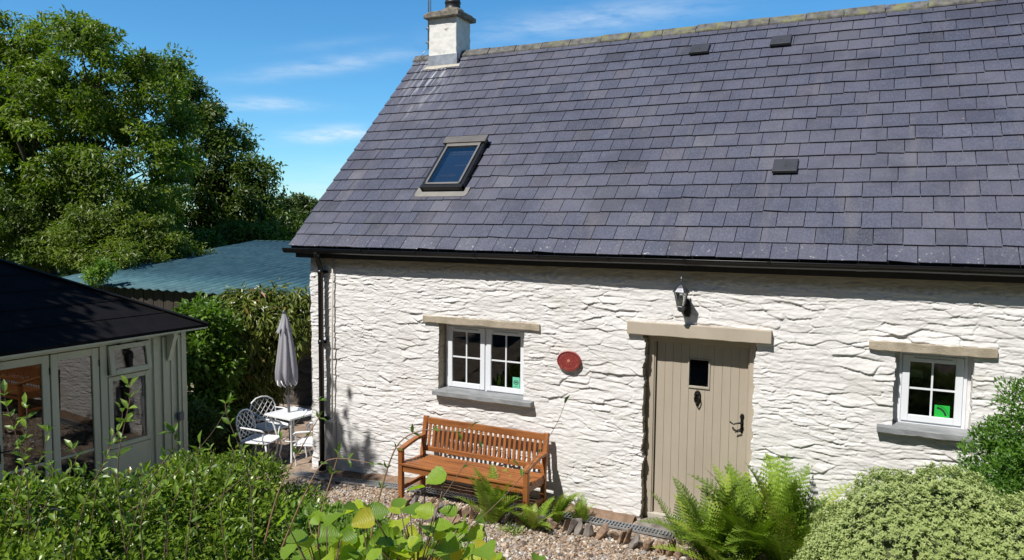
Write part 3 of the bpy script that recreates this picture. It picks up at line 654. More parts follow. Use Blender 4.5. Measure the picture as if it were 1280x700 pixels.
# gutter, fascia ------------------------------------------------------
mb = MB(); mb.box((XE+.05, -.055, 2.695), (X1, -.03, 2.805)); mb.build('fascia', MT['fascia'], COT)
def gutter():
    mb = MB(); xs_ = [XE-.04+i*(X1-XE+.1)/16 for i in range(17)]; r1, r2 = .058, .053; cy, cz = EY-.03, 2.815; k = 8
    ring = [(cy-r1*math.cos(math.pi*a/k), cz-r1*math.sin(math.pi*a/k)*1.05) for a in range(k+1)]+[(cy+r2*math.cos(math.pi*a/k), cz-r2*math.sin(math.pi*a/k)*1.05+.001) for a in range(k+1)]
    n = len(ring); vs = []
    for i, x in enumerate(xs_):
        sag = .003*math.sin(i*2.1)
        vs += [(x, y, z+sag) for y, z in ring]
    fs = [(i*n+j, i*n+(j+1) % n, (i+1)*n+(j+1) % n, (i+1)*n+j) for i in range(16) for j in range(n)]
    mb.add(vs, fs, 0, False)
    mb.add([(XE-.04, y, z) for y, z in ring[:k+1]], [tuple(range(k+1))])
    mb.tube([(XE-.04, cy-r1, cz+.002), (X1, cy-r1, cz+.002)], .0055, 6)
    g = mb.build('gutter', MT['black'], COT)
    for i in range(14):
        x = -.75+i*.79; mb = MB(); w = .016 if i not in (8,) else .05
        vs = []
        for xx in (x-w, x+w):
            vs += [(xx, cy-(r1+.006)*math.cos(math.pi*a/k), cz+.004-(r1+.006)*math.sin(math.pi*a/k)*1.05) for a in range(k+1)]
        mb.add(vs, [(a, a+1, k+2+a, k+1+a) for a in range(k)])
        mb.box((x-w, cy-r1-.010, cz-.006), (x+w, cy-r1+.004, cz+.012)); mb.box((x-w*.6, cy+r1-.01, cz-.03), (x+w*.6, -.05, cz+.0))
        mb.build('gutter_bracket', MT['black'], g)
gutter()
# downpipe
mb = MB(); px_ = -.675
mb.tube([(px_, -.15, 2.765), (px_, -.15, 2.70), (px_, -.115, 2.63), (px_, -.085, 2.57), (px_, -.085, -.03)], .034, 12)
mb.tube([(px_, -.15, 2.79), (px_, -.15, 2.72)], .042, 12)
dp = mb.build('downpipe', MT['black'], COT)
for z in (2.52, 1.62, .62):
    mb = MB(); mb.tube([(px_, -.085, z-.025), (px_, -.085, z+.025)], .041, 12); mb.box((px_-.07, -.05, z-.02), (px_+.07, -.02, z+.02)); mb.build('pipe_clip', MT['black'], dp)
mb = MB(); mb.tube([(px_, -.085, .06), (px_, -.085, -.06)], .05, 12); mb.build('drain_shoe', MT['black'], dp)
# pale conduit beside the downpipe
mb = MB(); mb.tube([(-.52, -.035, 2.66), (-.53, -.042, 1.6), (-.545, -.035, .62)], .011, 8); cn = mb.build('cable_conduit', mat('cream_conduit', (.62, .58, .50), rough=.5, scale=4, bmp=0), COT)
mb = MB(); mb.box((-.64, -.075, .05), (-.50, .0, .60)); mb.build('conduit_box', mat('painted_conduit_box', (.40, .40, .39), (.33, .33, .33), rough=.7, scale=6, bmp=.3), cn, bevel=.008)

# chimney --------------------------------------------------------------
def chimney():
    cx0, cx1, cy0, cy1 = -.80, -.305, 2.66, 3.10; zt = 6.37
    bm = bmesh.new(); bmesh.ops.create_cube(bm, size=1)
    bmesh.ops.subdivide_edges(bm, edges=bm.edges[:], cuts=26, use_grid_fill=True)
    for v in bm.verts:
        p = Vector((cx0+(v.co.x+.5)*(cx1-cx0), cy0+(v.co.y+.5)*(cy1-cy0), 5.25+(v.co.z+.5)*(zt-5.25)))
        side = Vector((v.co.x if abs(v.co.x) > .49 else 0, v.co.y if abs(v.co.y) > .49 else 0, 0))
        h = wall_height(np.array([p.x*1.3+p.y*1.3+4]), np.array([p.z*1.1]))[0]
        v.co = p+side*(h*1.1)
    me = bpy.data.meshes.new('chimney'); bm.to_mesh(me); bm.free()
    for q in me.polygons: q.use_smooth = True
    m, t, b, o = newmat('flaking_chimney_paint'); n = noise_tex(t, 7, detail=8, stretch=(1, 1, 1.5))
    col = ramp(t, [(.3, (.60, .60, .58)), (.52, (.80, .79, .76))], n); col = mixc(t, mixfac(t, noise_tex(t, 5, detail=7), .60, .66, .85), col, (.13, .10, .075))
    t.links.new(col, b.inputs['Base Color']); b.inputs['Roughness'].default_value = .9; bump(t, b, n, .6, .01)
    me.materials.append(m); ch = link('chimney', me, COT)
    mb = MB(); mb.box((cx0-.07, cy0-.07, zt-.01), (cx1+.07, cy1+.07, zt+.065)); mb.box((cx0-.03, cy0-.03, zt+.065), (cx1+.03, cy1+.03, zt+.10)); mb.build('chimney_cap', MT['capstone'], ch, bevel=.014)
    mx_, my_ = (cx0+cx1)/2+.05, (cy0+cy1)/2; mb = MB(); mb.lathe([(.16, .10), (.15, .14), (.122, .18), (.118, .24), (.128, .25), (.128, .275), (.117, .285), (.117, .42), (.13, .43), (.13, .47), (.1, .47)], (mx_, my_, zt), 20)
    mb.build('chimney_pot', mat('black_flue_pot', (.035, .035, .038), (.02, .02, .022), rough=.45, scale=8), ch)
    mb = MB(); mb.lathe([(.19, .095), (.17, .15), (.13, .17)], (mx_, my_, zt), 14); mb.build('flaunching', MT['capstone'], ch)
    # lead apron and mortar fillet on the slates below the stack
    v0 = (cy0-EY)*SL/(RY-EY)
    mb = MB(); mb.add([rp(cx0-.005, v0-.02, .03), rp(cx1+.03, v0-.02, .03), Vector((cx1+.025, cy0-.02, 5.79)), Vector((cx0-.005, cy0-.02, 5.79)), rp(cx0-.005, v0+.03, 0), rp(cx1+.03, v0+.03, 0), Vector((cx1+.025, cy0+.02, 5.79)), Vector((cx0-.005, cy0+.02, 5.79))],
        [(0, 1, 2, 3), (4, 7, 6, 5), (1, 5, 6, 2), (0, 3, 7, 4), (0, 4, 5, 1), (3, 2, 6, 7)]); mb.build('flashing', MT['lead'], ch)
    pts = [(cx0-.03, v0-.02), (cx1+.08, v0-.02)]+[(cx1+.10-i*(cx1-cx0+.16)/8, v0-.085-.03*rnd.random()) for i in range(9)]
    mb = MB(); n = len(pts); mb.add([rp(a, b, .028) for a, b in pts]+[rp(a, b, .01) for a, b in pts], [tuple(range(n))[::-1], tuple(range(n, 2*n))]+[(i, (i+1) % n, n+(i+1) % n, n+i) for i in range(n)]); mb.build('mortar_fillet', MT['mortar'], ch)
chimney()
ae = empty('aerial_mast', (-.93, 2.84, 5.95), 0, 'thin galvanised aerial mast strapped to the left side of the chimney', 'aerial')
mb = MB(); mb.tube([(0, 0, 0), (0, 0, 1.7)], .013, 8); mb.tube([(.02, .03, .4), (.03, .03, 1.7)], .006, 6); mb.build('mast', MT['galv'], ae)
for z in (.10, .32):
    mb = MB(); mb.bar((-.03, 0, z), (.13, 0, z), .02, .02); mb.tube([(-.03, -.03, z), (.03, -.03, z)], .012, 6); mb.build('wall_clamp', MT['galv'], ae)
mb = MB(); mb.bar((-.02, -.55, 1.62), (-.02, .5, 1.62), .015, .015)
for i in range(7): mb.tube([(-.22+.01*i, -.5+.15*i, 1.62), (.18-.01*i, -.5+.15*i, 1.62)], .004, 5)
mb.build('antenna', MT['galv'], ae)
mb = MB(); mb.tube([(0, 0, .02), (-.06, -.05, -.06), (-.16, -.10, -.22)], .005, 5); mb.build('cable', MT['galv'], ae)

# ------------------------------------------------------------------ windows
def casement(parent, x0, x1, z0, z1, y, fw_=.055, bars=True, sashes=1, closed=True):
    pass
def window(x0, x1, z0, z1, y, nc, lint, sill, label, bw=.016):
    mb = MB(); f = .028; d = .06
    mb.box((x0, y, z0), (x0+f, y+d, z1)); mb.box((x1-f, y, z0), (x1, y+d, z1)); mb.box((x0+f, y, z0), (x1-f, y+d, z0+f)); mb.box((x0+f, y, z1-f), (x1-f, y+d, z1))
    w = (x1-x0)/nc
    if nc == 2: mb.box((x0+w-.008, y, z0+f), (x0+w+.008, y+d, z1-f))
    fr = mb.build('window', MT['upvc'], COT, bevel=.004); fr['label'] = label
    for i in range(nc):
        a = x0+i*w+(f if i == 0 else .010); b = x0+(i+1)*w-(f if i == nc-1 else .010); c = z0+f+.002; e = z1-f-.002; s = .060; yy = y-.012
        a += .002; b -= .002
        mb = MB(); mb.box((a, yy, c), (a+s, yy+.05, e)); mb.box((b-s, yy, c), (b, yy+.05, e)); mb.box((a+s, yy, c), (b-s, yy+.05, c+s)); mb.box((a+s, yy, e-s), (b-s, yy+.05, e))
        mb.build('casement', MT['upvc'], fr, bevel=.005)
        mb = MB(); mb.box((a+s+.03, yy-.006, e-s*.45), (b-s-.03, yy-.001, e-s*.3)); mb.build('trickle_vent', mat('vent_slot_shadow', (.45, .46, .48), rough=.5, scale=4, bmp=0), fr)
        mx_, mz_ = (a+b)/2, (c+e)/2
        mb = MB(); mb.box((mx_-bw/2, yy+.012, c+s), (mx_+bw/2, yy+.034, e-s)); mb.box((a+s, yy+.013, mz_-bw/2), (mx_-bw/2, yy+.033, mz_+bw/2)); mb.box((mx_+bw/2, yy+.013, mz_-bw/2), (b-s, yy+.033, mz_+bw/2)); mb.build('glazing_bar', MT['upvc'], fr)
        mb = MB(); mb.add([(a+s-.004, yy+.024, c+s-.004), (b-s+.004, yy+.024, c+s-.004), (b-s+.004, yy+.024, e-s+.004), (a+s-.004, yy+.024, e-s+.004)], [(0, 1, 2, 3)]); mb.build('pane', MT['glass'], fr)
    # lintel: slightly bowed rough board
    lx0, lx1, lz0, lz1, ly = lint; mb = MB(); n = 14; vs = []
    for i in range(n+1):
        x = lx0+(lx1-lx0)*i/n; j = lambda: rnd.uniform(-.006, .006)
        vs += [(x, ly+j()*.5, lz0+j()), (x, .05, lz0), (x, .05, lz1), (x, ly+j()*.5, lz1+j())]
    mb.add(vs, [(k*4+q, k*4+(q+1) % 4, k*4+4+(q+1) % 4, k*4+4+q) for k in range(n) for q in range(4)]+[(0, 3, 2, 1), tuple(n*4+q for q in range(4))]); mb.build('lintel', MT['taupe_rough'], fr, bevel=.004)
    sx0, sx1, sz, sth = sill; mb = MB(); vs = []; n = 16
    for i in range(n+1):
        x = sx0+(sx1-sx0)*i/n; j = lambda: rnd.uniform(-.004, .004); vs += [(x, -.085+j(), sz-sth+j()), (x, y+.0, sz-sth), (x, y+.0, sz+.012), (x, -.085+j(), sz-.004+j()*.4)]
    mb.add(vs, [(k*4+q, k*4+(q+1) % 4, k*4+4+(q+1) % 4, k*4+4+q) for k in range(n) for q in range(4)]+[(0, 3, 2, 1), tuple(n*4+q for q in range(4))]); mb.build('sill', MT['sill'], fr, bevel=.003)
    return fr
w1 = window(1.062, 2.150, 1.164, 1.955, .14, 2, (.836, 2.367, 1.975, 2.05, -.035), (1.0, 2.293, 1.172, .055), 'wide two-casement white window above the bench')
w2 = window(5.905, 6.445, 1.361, 2.03, .12, 1, (5.651, 6.642, 2.045, 2.122, -.035), (5.745, 6.50, 1.358, .055), 'small single white window at the right end')
def quad(mb, x0, x1, z0, z1, y, mi=0): mb.box((x0, y, z0), (x1, y+.002, z1), mi)
mb = MB(); quad(mb, 1.955, 2.045, 1.258, 1.385, .148); o = mb.build('sticker', MT['sticker'], w1)
mb = MB()
for k in range(18):
    a = 2*math.pi*k/18; b = 2*math.pi*(k+1)/18; ci = Vector((2.0, .1465, 1.325))
    q = [ci+Vector((r*math.cos(t)*1.25, 0, r*math.sin(t))) for r, t in ((.019, a), (.025, a), (.025, b), (.019, b))]; mb.add(q, [(0, 1, 2, 3)])
mb.box((1.985, .146, 1.320), (1.998, .1475, 1.332)); mb.box((2.003, .146, 1.320), (2.016, .1475, 1.332)); mb.box((1.975, .146, 1.272), (2.025, .1475, 1.276)); mb.build('sticker_print', MT['dark_ink'], w1)
bt = empty('bottle', (1.735, .24, 1.175), 0, 'small lime-green bottle standing inside the window above the bench', 'bottle')
mb = MB(); mb.lathe([(.024, 0), (.026, .01), (.026, .11), (.012, .15), (.011, .17), (.014, .17), (.014, .19), (.006, .19)], (0, 0, 0), 12); mb.build('body', MT['bottle'], bt)
mb = MB(); mb.tube([(0, 0, .185), (.0, 0, .215), (.03, 0, .225)], .006, 6); mb.build('pump', MT['upvc'], bt)
mb = MB(); mb.box((1.02, .30, 1.15), (2.17, .42, 1.172)); mb.build('inner_sill', MT['upvc'], w1)
mb = MB(); mb.box((5.86, .30, 1.34), (6.48, .42, 1.358)); mb.build('inner_sill', MT['upvc'], w2)
# green card with a dark arc propped in the small window
mb = MB(); quad(mb, 6.205, 6.325, 1.452, 1.560, .1285); cdo = mb.build('sticker', MT['green_card'], w2); cdo['label'] = 'bright green square sticker with a dark arc'
mb = MB()
for r0, r1, yy in ((.072, .088, .1272), (.100, .103, .1272)):
    for k in range(10):
        a = R(8+k*7.6); b = R(8+(k+1)*7.6); ci = Vector((6.215, yy, 1.456))
        mb.add([ci+Vector((r*math.cos(t), 0, r*math.sin(t))) for r, t in ((r0, a), (r1, a), (r1, b), (r0, b))], [(0, 1, 2, 3)])
mb.build('sticker_print', MT['dark_ink'], w2)
mb = MB(); quad(mb, 6.0, 6.10, 1.79, 1.86, .152); mb.build('faded_card', mat('dim_green_card', (.05, .12, .06), rough=.6, scale=4, bmp=0), w2)

# plastered packing between the frames and the rough edges of the openings
def packing(x0, x1, z0, z1, y, m, w=.07):
    mb = MB(); mb.box((x0-w, y, z0), (x0+.012, y+.05, z1)); mb.box((x1-.012, y, z0), (x1+w, y+.05, z1)); mb.box((x0+.012, y, z1-.012), (x1-.012, y+.05, z1+w)); return mb.build('reveal_packing', m, COT)
packing(1.062, 2.150, 1.17, 1.955, .152, MT['taupe_rough']); packing(5.905, 6.445, 1.365, 2.03, .132, MT['wall']); packing(3.572, 4.652, -.05, 2.03, .125, MT['taupe_rough'])
# ------------------------------------------------------------------ front door
dfx0, dfx1 = 3.572, 4.652
mb = MB(); y0, y1 = .105, .20
mb.box((dfx0, y0, .05), (3.63, y1, 2.03)); mb.box((4.592, y0, .05), (dfx1, y1, 2.03)); mb.box((3.63, y0, 1.945), (4.592, y1, 2.03))
mb.box((3.63, y0+.012, .09), (3.642, y1, 1.945)); mb.box((3.642, y0+.012, 1.935), (4.58, y1, 1.945)); mb.box((4.58, y0+.012, .09), (4.592, y1, 1.945))
mb.build('door_frame', MT['taupe'], COT, bevel=.004)
mb = MB(); px0, px1, pz0, pz1 = 3.990, 4.185, 1.500, 1.775
nb = 11; bwid = (4.576-3.650)/nb
for i in range(nb):
    a = 3.650+i*bwid+.0012; b = 3.650+(i+1)*bwid-.0012; yy = .150
    lo, hi = max(a, px0), min(b, px1)
    if hi <= lo: mb.box((a, yy, .10), (b, yy+.04, 1.93))
    else:
        if a < px0: mb.box((a, yy, .10), (px0, yy+.04, 1.93)); lo = px0
        if b > px1: mb.box((px1, yy, .10), (b, yy+.04, 1.93)); hi = px1
        mb.box((lo, yy, .10), (hi, yy+.04, pz0)); mb.box((lo, yy, pz1), (hi, yy+.04, 1.93))
door = mb.build('front_door', MT['taupe'], COT, bevel=.0035)
mb = MB(); mb.box((3.650, .156, .10), (4.576, .186, pz0-.01)); mb.box((3.650, .156, pz1+.01), (4.576, .186, 1.93)); mb.box((3.65, .156, pz0-.01), (px0-.002, .186, pz1+.01)); mb.box((px1+.002, .156, pz0-.01), (4.576, .186, pz1+.01)); mb.build('door_core', MT['taupe'], door)
mb = MB(); w_ = .022
mb.box((px0-.006, .138, pz0-w_), (px1+.006, .153, pz0)); mb.box((px0-w_*.7, .140, pz0), (px0, .153, pz1)); mb.box((px1, .138, pz0-w_), (px1+w_*.8, .153, pz1+.01)); mb.box((px0-w_*.7, .140, pz1), (px1, .153, pz1+.012)); mb.build('pane_trim', mat('pale_beading', (.46, .41, .34), rough=.5, scale=5, bmp=0), door, bevel=.003)
mb = MB(); mb.add([(px0, .160, pz0), (px1, .160, pz0), (px1, .160, pz1), (px0, .160, pz1)], [(0, 1, 2, 3)]); mb.build('pane', MT['glass'], door)
mb = MB(); mb.box((3.60, .10, -.02), (4.64, .20, .098)); mb.build('threshold', MT['mortar'], COT, bevel=.006)
# knocker: urn-shaped back plate with hanging striker
kx, kz = 4.082, 1.385; mb = MB()
mb.lathe([(.004, -.095), (.016, -.085), (.022, -.06), (.034, -.045), (.036, .03), (.028, .055), (.012, .07), (.003, .075)], (0, 0, 0), 14)
mb.v = [(kx+v[0], .146+v[1]*.28, kz+v[2]) for v in mb.v]
mb.tube([(kx-.02, .128, kz+.035), (kx-.026, .112, kz-.01), (kx-.014, .108, kz-.045), (kx, .106, kz-.055), (kx+.014, .108, kz-.045), (kx+.026, .112, kz-.01), (kx+.02, .128, kz+.035)], .006, 6)
mb.tube([(kx-.024, .13, kz+.038), (kx+.024, .13, kz+.038)], .007, 6); mb.lathe([(.004, -.01), (.011, 0), (.004, .01)], (kx, .107, kz-.058), 8)
mb.build('door_knocker', MT['iron'], door)
hx, hz = 4.532, 1.165; mb = MB(); n0 = 0
mb.lathe([(.003, -.10), (.012, -.09), (.018, -.06), (.014, -.03), (.017, 0), (.015, .04), (.022, .07), (.016, .095), (.005, .105)], (0, 0, 0), 12)
mb.v = [(hx+v[0], .147+v[1]*.3, hz+v[2]) for v in mb.v]
mb.tube([(hx, .145, hz+.015), (hx-.005, .10, hz+.018), (hx-.04, .092, hz+.012), (hx-.075, .092, hz+.0), (hx-.10, .094, hz+.012), (hx-.108, .095, hz+.024)], [.009, .009, .009, .008, .008, .010], 8)
mb.tube([(hx-.0, .145, hz-.055), (hx-.01, .118, hz-.07), (hx-.04, .115, hz-.075), (hx-.058, .116, hz-.09)], [.008, .007, .007, .005], 8)
mb.build('door_handle', MT['iron'], door)
mb = MB(); n = 16; vs = []
for i in range(n+1):
    x = 3.373+(4.808-3.373)*i/n; vs += [(x, -.055+rnd.uniform(-.002, .002), 2.022+rnd.uniform(-.003, .003)), (x, .10, 2.022), (x, .10, 2.152), (x, -.050+rnd.uniform(-.002, .002), 2.152+rnd.uniform(-.003, .003))]
mb.add(vs, [(k*4+q, k*4+(q+1) % 4, k*4+4+(q+1) % 4, k*4+4+q) for k in range(n) for q in range(4)]+[(0, 3, 2, 1), tuple(n*4+q for q in range(4))]); mb.build('door_lintel', MT['taupe'], COT, bevel=.006)

# ------------------------------------------------------------------ lantern, plaque
la = empty('wall_lantern', (3.955, 0, 2.335), 0, 'grey coach lantern with clear panes bracketed to the wall over the door lintel', 'lantern')
mb = MB(); cy = -.17
mb.tube([(.03, -.02, -.03), (.03, -.05, .0), (.015, -.09, -.025), (.004, cy, -.035), (0, cy, .0)], [.016, .016, .014, .012, .012], 8)
mb.lathe([(.030, -.10), (.042, -.06), (.045, 0), (.036, .06), (.015, .10)], (0, 0, 0), 12)
mb.v = mb.v[:-60]+[(.035+v[0], -.022+v[1]*.45, v[2]-.01) for v in mb.v[-60:]]
mb.build('bracket', MT['iron'], la)
mb = MB(); hexr = 6
mb.lathe([(.012, -.045), (.035, -.03), (.040, .0), (.048, .012), (.044, .02)], (0, cy, 0), 6, sm=False)
for k in range(6):
    t = math.pi*2*k/6; mb.tube([(.042*math.cos(t), cy+.042*math.sin(t), .02), (.074*math.cos(t), cy+.074*math.sin(t), .165)], .0045, 5)
mb.lathe([(.072, .162), (.092, .165), (.094, .175), (.060, .215), (.052, .222), (.028, .245), (.010, .25), (.008, .27), (.016, .28), (.012, .30), (.006, .305), (.014, .318), (.006, .335), (.002, .345)], (0, cy, 0), 6, sm=False)
mb.build('lamp_frame', MT['lamp_metal'], la)
mb = MB(); mb.lathe([(.040, .022), (.071, .163)], (0, cy, 0), 6, sm=False); mb.f = mb.f[:-2]; mb.m = mb.m[:-2]; mb.sm = mb.sm[:-2]; mb.build('lamp_glass', MT['lampglass'], la)
mb = MB(); mb.lathe([(.012, .02), (.012, .05), (.024, .08), (.026, .11), (.012, .135)], (0, cy, 0), 12); mb.build('bulb', MT['whitepetal'], la)

la.scale = (.92, .92, .92)
pq = empty('plaque', (2.722, -.035, 1.668), 0, 'oval oxide-red cast plaque on the wall between the window and the door', 'plaque')
mb = MB(); n = 40; rx, rz = .138, .108
rings = [(1.0, 0.03), (1.0, -.004), (.97, -.010), (.91, -.010), (.89, -.003), (0.0, -.004)]
vs = [(rx*a*math.cos(2*math.pi*k/n), y, rz*a*math.sin(2*math.pi*k/n)) for a, y in rings for k in range(n)]
mb.add(vs, [(i*n+k, i*n+(k+1) % n, (i+1)*n+(k+1) % n, (i+1)*n+k) for i in range(len(rings)-1) for k in range(n)], 0, False); mb.build('plate', MT['plaque'], pq)
mb = MB()
for ring_r, cnt in ((.76, 26),):
    for k in range(cnt):
        a = 2*math.pi*k/cnt
        if k in (0, 13): continue
        x, z = rx*ring_r*math.cos(a), rz*ring_r*math.sin(a); w = .004+.003*rnd.random(); h = .008
        ro = Matrix.Rotation(-(a-math.pi/2) if math.sin(a) > 0 else -(a+math.pi/2), 3, 'Y'); mb.box((x-w, -.0075, z-h), (x-w*.4, -.003, z+h), rot=ro, piv=(x, 0, z)); mb.box((x-w*.4, -.0075, z-h*rnd.choice((1, .2))), (x+w, -.003, z-h*rnd.choice((1, .2))+.0035), rot=ro, piv=(x, 0, z))
mb.build('raised_lettering', MT['plaque_mark'], pq); mb = MB()
mb.lathe([(.022, 0), (.018, .006), (.010, .009), (.001, .010)], (0, 0, 0), 12)
mb.v = mb.v[:-48]+[(v[0], -.0035-v[2]*.6, v[1]) for v in mb.v[-48:]]
for k in range(8):
    a = 2*math.pi*k/8; mb.bar((.03*math.cos(a), -.005, .03*math.sin(a)), (.045*math.cos(a), -.005, .045*math.sin(a)), .004, .004, (0, 1, 0))
mb.build('emblem', MT['plaque_mark'], pq)

# ------------------------------------------------------------------ bench
def bench():
    gx0, gx1 = .915, 2.535; zb = .0; t = .055
    root = empty('garden_bench', ((gx0+gx1)/2, -.38, .02), 0, 'slatted orange-brown teak bench against the white wall under the window', 'bench')
    W2 = (gx1-gx0)/2; yb, yf = .24, -.255
    for s in (-1, 1):
        x = s*(W2-t/2)
        mb = MB(); mb.bar((x, yf, 0), (x, yf, .565), t, t, (0, 1, 0)); mb.build('leg', MT['teak_v'], root, bevel=.006)
        mb = MB(); mb.bar((x, yb-.055, 0), (x, yb-.045, .42), t, t, (0, 1, 0)); mb.bar((x, yb-.047, .415), (x, yb+.03, .845), t, .05, (0, 1, 0)); mb.build('leg', MT['teak_v'], root, bevel=.006)
        mb = MB(); pts = [(x, yb-.02, .625), (x, .05, .628), (x, -.12, .605), (x, -.24, .582), (x, -.295, .578)]; n = len(pts); vs = []
        for (a, b, c) in pts:
            w = .034; vs += [(a-w, b, c-.016), (a+w, b, c-.016), (a+w, b, c+.020), (a-w, b, c+.020)]
        mb.add(vs, [(k*4+q, k*4+(q+1) % 4, k*4+4+(q+1) % 4, k*4+4+q) for k in range(n-1) for q in range(4)]+[(3, 2, 1, 0), tuple((n-1)*4+q for q in range(4))]); mb.build('armrest', MT['teak'], root, bevel=.009)
        mb = MB(); mb.bar((x, yf+.02, .365), (x, yb-.07, .345), .035, .07); mb.bar((x, yf+.02, .13), (x, yb-.07, .13), .035, .045); mb.build('side_rail', MT['teak'], root, bevel=.004)
    mb = MB(); mb.box((-W2+t, yf-.012, .325), (W2-t, yf+.014, .400)); mb.box((-W2+t, yb-.08, .32), (W2-t, yb-.055, .385)); mb.build('apron', MT['teak'], root, bevel=.004)
    mb = MB(); prof = [(-.262, .412), (-.205, .417), (-.140, .412), (-.075, .403), (-.010, .397), (.055, .394), (.120, .394), (.172, .397)]
    for y, z in prof:
        mb.box((-W2+.012, y-.0225, z-.012), (W2-.012, y+.0225, z+.012))
    mb.build('seat', MT['teak'], root, bevel=.004)
    mb = MB(); rb = lambda z: yb-.047+(z-.415)*.18
    mb.bar((-W2+t*.9, rb(.80), .795), (W2-t*.9, rb(.80), .795), .034, .075); mb.bar((-W2+t*.9, rb(.475), .475), (W2-t*.9, rb(.475), .475), .034, .055)
    mb.build('back_rail', MT['teak'], root, bevel=.005)
    mb = MB(); ns = 24
    for i in range(ns):
        x = -W2+.095+(2*W2-.19)*i/(ns-1); mb.bar((x, rb(.48)+.002, .485), (x, rb(.78)+.002, .775), .033, .014, (0, 1, 0))
    mb.build('backrest', MT['teak_v'], root, bevel=.002)
    mb = MB(); mb.box((-W2+t, yf+.22, .115), (W2-t, yf+.255, .145)); 
    return root
bench()

# ------------------------------------------------------------------ drain, step, edging, gravel
def drain():
    root = empty('drain_channel', (1.8, -.27, 0), 0, 'long narrow galvanised drain grating along the foot of the cottage', 'drain')
    mb = MB(); x = -.9
    def zc(x): return Z(x, -.27)+.022
    mb2 = MB(); L0, L1 = -1.0, 3.98; w = .066
    n = 40
    for s in (-1, 1):
        for i in range(n):
            a = L0+(L1-L0)*i/n; b = L0+(L1-L0)*(i+1)/n
            mb.bar((a-1.8, s*w, zc(a)), (b-1.8, s*w, zc(b)), .014, .02)
    x = L0
    while x < L1:
        mb.bar((x-1.8, -w, zc(x)), (x-1.8, w, zc(x)), .011, .016); x += .036
    for i in range(n):
        a = L0+(L1-L0)*i/n; b = L0+(L1-L0)*(i+1)/n; mb.bar((a-1.8, 0, zc(a)), (b-1.8, 0, zc(b)), .008, .015)
    mb.build('grating', MT['galv'], root)
    for i in range(n):
        a = L0+(L1-L0)*i/n; b = L0+(L1-L0)*(i+1)/n; mb2.bar((a-1.8, 0, zc(a)-.055), (b-1.8, 0, zc(b)-.055), .12, .09)
    mb2.build('channel', MT['black'], root)
drain()
def hull_rock(sx, sy, sz, seed, n=16):
    q = random.Random(seed); bm = bmesh.new()
    for i in range(n):
        v = Vector((q.uniform(-1, 1), q.uniform(-1, 1), q.uniform(-1, 1))); m = max(abs(v.x), abs(v.y), abs(v.z)); v = v/m*q.uniform(.78, 1); bm.verts.new((v.x*sx, v.y*sy, v.z*sz))
    r = bmesh.ops.convex_hull(bm, input=bm.verts[:]); dele = [v for v in bm.verts if not v.link_faces]; bmesh.ops.delete(bm, geom=dele, context='VERTS')
    bmesh.ops.bevel(bm, geom=bm.edges[:], offset=.003, segments=1, affect='EDGES'); bmesh.ops.recalc_face_normals(bm, faces=bm.faces); return bm
def rock(name, loc, size, rot, seed, m, label, cat, group=None, n=16):
    bm = hull_rock(*size, seed, n); me = bpy.data.meshes.new(name); bm.to_mesh(me); bm.free(); me.materials.append(m)
    o = link(name, me); o.location = loc; o.rotation_euler = rot; return tag(o, label, cat, group)
bm = None
o = rock('doorstep', (3.93, -.06, .035), (.40, .165, .03), (0, 0, R(-4)), 4, MT['edge_grey'], 'flat grey slate slab laid as a step below the front door', 'doorstep', n=40)
mb = MB(); vs = []
for i in range(30):
    x = -.5+i*.138; zf = Z(x, -.1)
    vs += [(x, -.055-.02*rnd.random(), zf+.035+.02*rnd.random()), (x, -.15-.03*rnd.random(), zf+.006)]
    vs += [(x, .04, zf+.05)]
mb.add(vs, [(3*k+1, 3*k+4, 3*k+3, 3*k) for k in range(29)]+[(3*k, 3*k+3, 3*k+5, 3*k+2) for k in range(29)])
o = mb.build('soil_strip', mat('reddish_clay_soil', (.28, .19, .13), (.17, .11, .075), rough=.95, scale=9, bmp=.7, bdist=.02)); tag(o, kind='structure')

er = random.Random(21); x = .95; i = 0
EG = 'upright slate stones edging the gravel'
while x < 4.35:
    big = 2.02 < x < 2.32
    w = er.uniform(.05, .12)
    y = -.80+.10*min(1, max(0, (x-1)/1.2))+.09*sstep(1.8, 2.8, x)-.10*sstep(3.2, 4.3, x)+er.uniform(-.025, .025)
    h = er.uniform(.065, .14)*(1.05 if x > 2.6 else .95); lean = er.uniform(.25, .95) if x < 2.6 else er.uniform(-.1, .6)
    if big: h = .15; lean = .75
    m = MT['edge'] if er.random() < .68 else MT['edge_grey']
    warm = m is MT['edge']
    lab = ('brown' if warm else 'grey')+' upright slate stone in the row edging the gravel before the cottage'
    if big and i: lab = 'largest slanting brown slab in the edging, beside the fern before the bench'; big_done = True
    if 2.26 < x < 2.42 or 2.60 < x < 2.66: x += w; 
    rock('edging_stone', (x, float(y), Z(x, float(y))+h*.42), (w*.46 if not big else .035, er.uniform(.05, .085), h), (er.uniform(-.15, .15), lean, er.uniform(-.35, .35)), 100+i, m, lab, 'stone', EG, 14)
    x += w*(er.uniform(.95, 1.25) if not big else 2.0); i += 1
for (a, b, s, r_, lab) in [(.42, -1.05, (.14, .07, .05), .3, 'flat brown stone left of the bench at the edge of the shrubs'), (.62, -1.12, (.10, .05, .07), -.5, 'reddish slanting stone left of the bench among the shrubs'),
        (1.55, -.98, (.09, .06, .09), .5, 'dark leaning slab before the left half of the bench'), (1.78, -.93, (.12, .05, .05), -.4, 'pale leaning slab before the middle of the bench'), (4.55, -.98, (.10, .09, .07), .2, 'rounded brown stone at the foot of the big fern'), (4.30, -.80, (.07, .06, .09), .1, 'blunt tan stone at the left foot of the big fern')]:
    rock('garden_stone', (a, b, Z(a, b)+s[2]*.5), s, (.2, r_, rnd.uniform(-.6, .6)), int(a*97), MT['edge'] if r_ < .45 else MT['edge_grey'], lab, 'stone')

